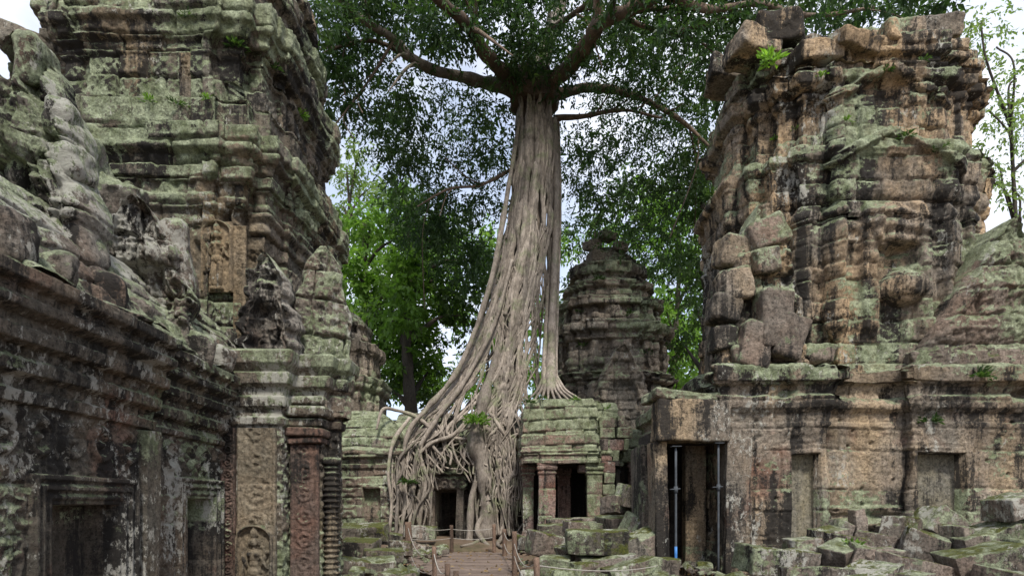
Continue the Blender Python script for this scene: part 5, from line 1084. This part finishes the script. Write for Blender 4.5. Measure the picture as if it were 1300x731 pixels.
# ================================================================== POSTS, ROPES, POLES
POSTS = {}
def post(key, label, px, ytop, Y_, r=.055, base=-.3):
    t = at(px, ytop, Y_); mb = MB(); tube(mb, [(t[0], t[1], base), (t[0]+.01, t[1], (base+t[2])/2), (t[0], t[1], t[2])], [r*1.05, r, r*.95], 12, n=14, wob=.12, seed=int(px))
    o = mb.build('rope_post', M_POST, None, loc=(t[0], t[1], base)); tag(o, label, 'post', 'rope posts along the boardwalk'); POSTS[key] = t
post('A', 'brown rope post at the middle of the platform far edge before the small doorway', 573, 666, 18.4)
post('B', 'thick rope post at the left corner of the platform, beside the mossy heap', 518, 662, 16.8, .10)
post('C', 'dark rope post rising from the bottom edge left of the boardwalk', 551, 693, 8.3, .03)
post('D', 'short dark rope post at the bottom edge, second from the left', 568, 715, 5.9, .026)
post('E', 'post top just peeking over the bottom frame edge on the boardwalk', 579, 724, 5.2, .024)
post('F', 'rope post on the right side of the boardwalk before the rubble', 653, 674, 12.9, .055)
post('G', 'short dark rope post at the bottom before the big stacked blocks', 681, 707, 7.0, .036)
post('H', 'rope post at the right far corner of the platform by the roots', 640, 671, 17.2, .06)
post('I', 'rope post by the big root right of the platform far edge', 627, 665, 18.4, .055)
def rope(label, a, b, za, zb, sag):
    p, q = POSTS[a].copy() if isinstance(a, str) else np.array(a, float), POSTS[b].copy() if isinstance(b, str) else np.array(b, float); p[2] -= za; q[2] -= zb
    pts = [p+(q-p)*t-np.array([0, 0, sag*4*t*(1-t)]) for t in np.linspace(0, 1, 9)]; mb = MB(); tube(mb, pts, [.0085 if max(p[1], q[1]) > 13 else .007]*9, 7, n=40)
    tag(mb.build('rope', M_ROPE, None, loc=p), label, 'rope', 'ropes between the posts')
rope('upper white rope from the thick left corner post to the middle post', 'B', 'A', .12, .12, .06); rope('lower white rope from the thick left corner post to the middle post', 'B', 'A', .45, .38, .05)
rope('upper rope from the middle post to the post by the big root', 'A', 'I', .12, .12, .05); rope('lower rope from the middle post to the post by the big root', 'A', 'I', .38, .38, .05)
rope('upper rope sloping from thick corner post to the near dark post', 'B', 'C', .15, .06, .3); rope('lower rope sloping from thick corner post to the near dark post', 'B', 'C', .6, .3, .3)
rope('upper rope along the right boardwalk edge between far corner post and right post', 'H', 'F', .1, .12, .14); rope('lower rope along the right boardwalk edge between far corner post and right post', 'H', 'F', .4, .42, .14)
rope('upper rope from right boardwalk post down to the short dark post', 'F', 'G', .25, .06, .2); rope('lower rope from right boardwalk post down to the short dark post', 'F', 'G', .5, .3, .15)
rope('rope descending from near dark post to the short post at the bottom', 'C', 'D', .1, .06, .12)
rope('long white rope from the short dark post to the steel prop at the doorway', 'G', at(858, 711, 12.0), .09, 0, .12)
def pole(label, px, y0, y1, Y_, r=.022, blue=False):
    a, b_ = at(px, y1, Y_), at(px, y0, Y_); T = thing('steel_prop', label, 'prop', a, 'steel props under the lintels')
    mb = MB(); tube(mb, [a, (a+b_)/2, b_], [r, r, r], 12, n=6); mb.build('pole', M_STEEL, T)
    mb = MB(); addbox(mb, b_-np.array([.09, .09, .012]), b_+np.array([.09, .09, .0])); mb.build('head_plate', M_STEEL, T, smooth=False)
    m = a+(b_-a)*.68; mb = MB(); lathe(mb, m, [(.01, -.06), (r*1.7, -.06), (r*1.7, .06), (.01, .06)], 12); tube(mb, [m+np.array([-.12, -.02, 0]), m+np.array([.08, -.02, .015])], [.012, .012], 6, n=4); mb.build('collar', M_STEEL, T)
    if blue: mb = MB(); tube(mb, [a, a+(b_-a)*.12, a+(b_-a)*.26], [r*1.25]*3, 12, n=6); mb.build('painted_sleeve', M_BLUE, T)
pole('steel prop with blue lower sleeve at the left side of the tall doorway', 858, 566, 738, 12.1, .023, True)
pole('plain steel prop under the right end of the tall doorway lintel', 912, 562, 738, 12.3, .022)
pole('thin pale steel prop in the gap beside the small dark porch', 785, 580, 640, 20.2, .028)

# ================================================================== DEBRIS: chips of stone and fallen leaves, uncountable
rs = np.random.RandomState(55); mb = MB()
for i in range(620):
    reg = rs.randint(3); x, y_ = [(4.3+rs.rand()*6, 8+rs.rand()*4.2), (.2+rs.rand()*4, 10+rs.rand()*8.5), (-5+rs.rand()*3.2, 10+rs.rand()*9)][reg]
    z_ = .02+(.45*sstep(np.array(y_), 9., 12.) if reg == 0 else .12); q = .04+.15*rs.rand()**3
    addblock(mb, (x, y_, float(z_)), (q*2, q*1.6, q), (rs.randn()*15, rs.randn()*15, rs.rand()*180), seed=i, n=4, bev=.2, rough=q*.25, chip=0)
tag(mb.build('stone_chips', M_RU, None), 'small stone chips scattered over the soil between the fallen blocks', None, None, 'stuff')
mb = MB(); n = 1500
x = rs.rand(n)*14-5; y_ = 8+rs.rand(n)*12; B = st3(x, y_, .03+.02*rs.rand(n)); D = st3(rs.randn(n), rs.randn(n), rs.randn(n)*.2); D /= np.linalg.norm(D, axis=1)[:, None]
leaves(mb, [(B, D, .06+.06*rs.rand(n), rs.rand(n))], rs, .5)
M_DRY = leafmat('dry_leaf', (.10, .06, .03), (.19, .12, .055), (.26, .19, .08), .2)
tag(mb.build('leaf_litter', M_DRY, None, smooth=False), 'dry fallen leaves littering the ground and boardwalk', None, None, 'stuff')
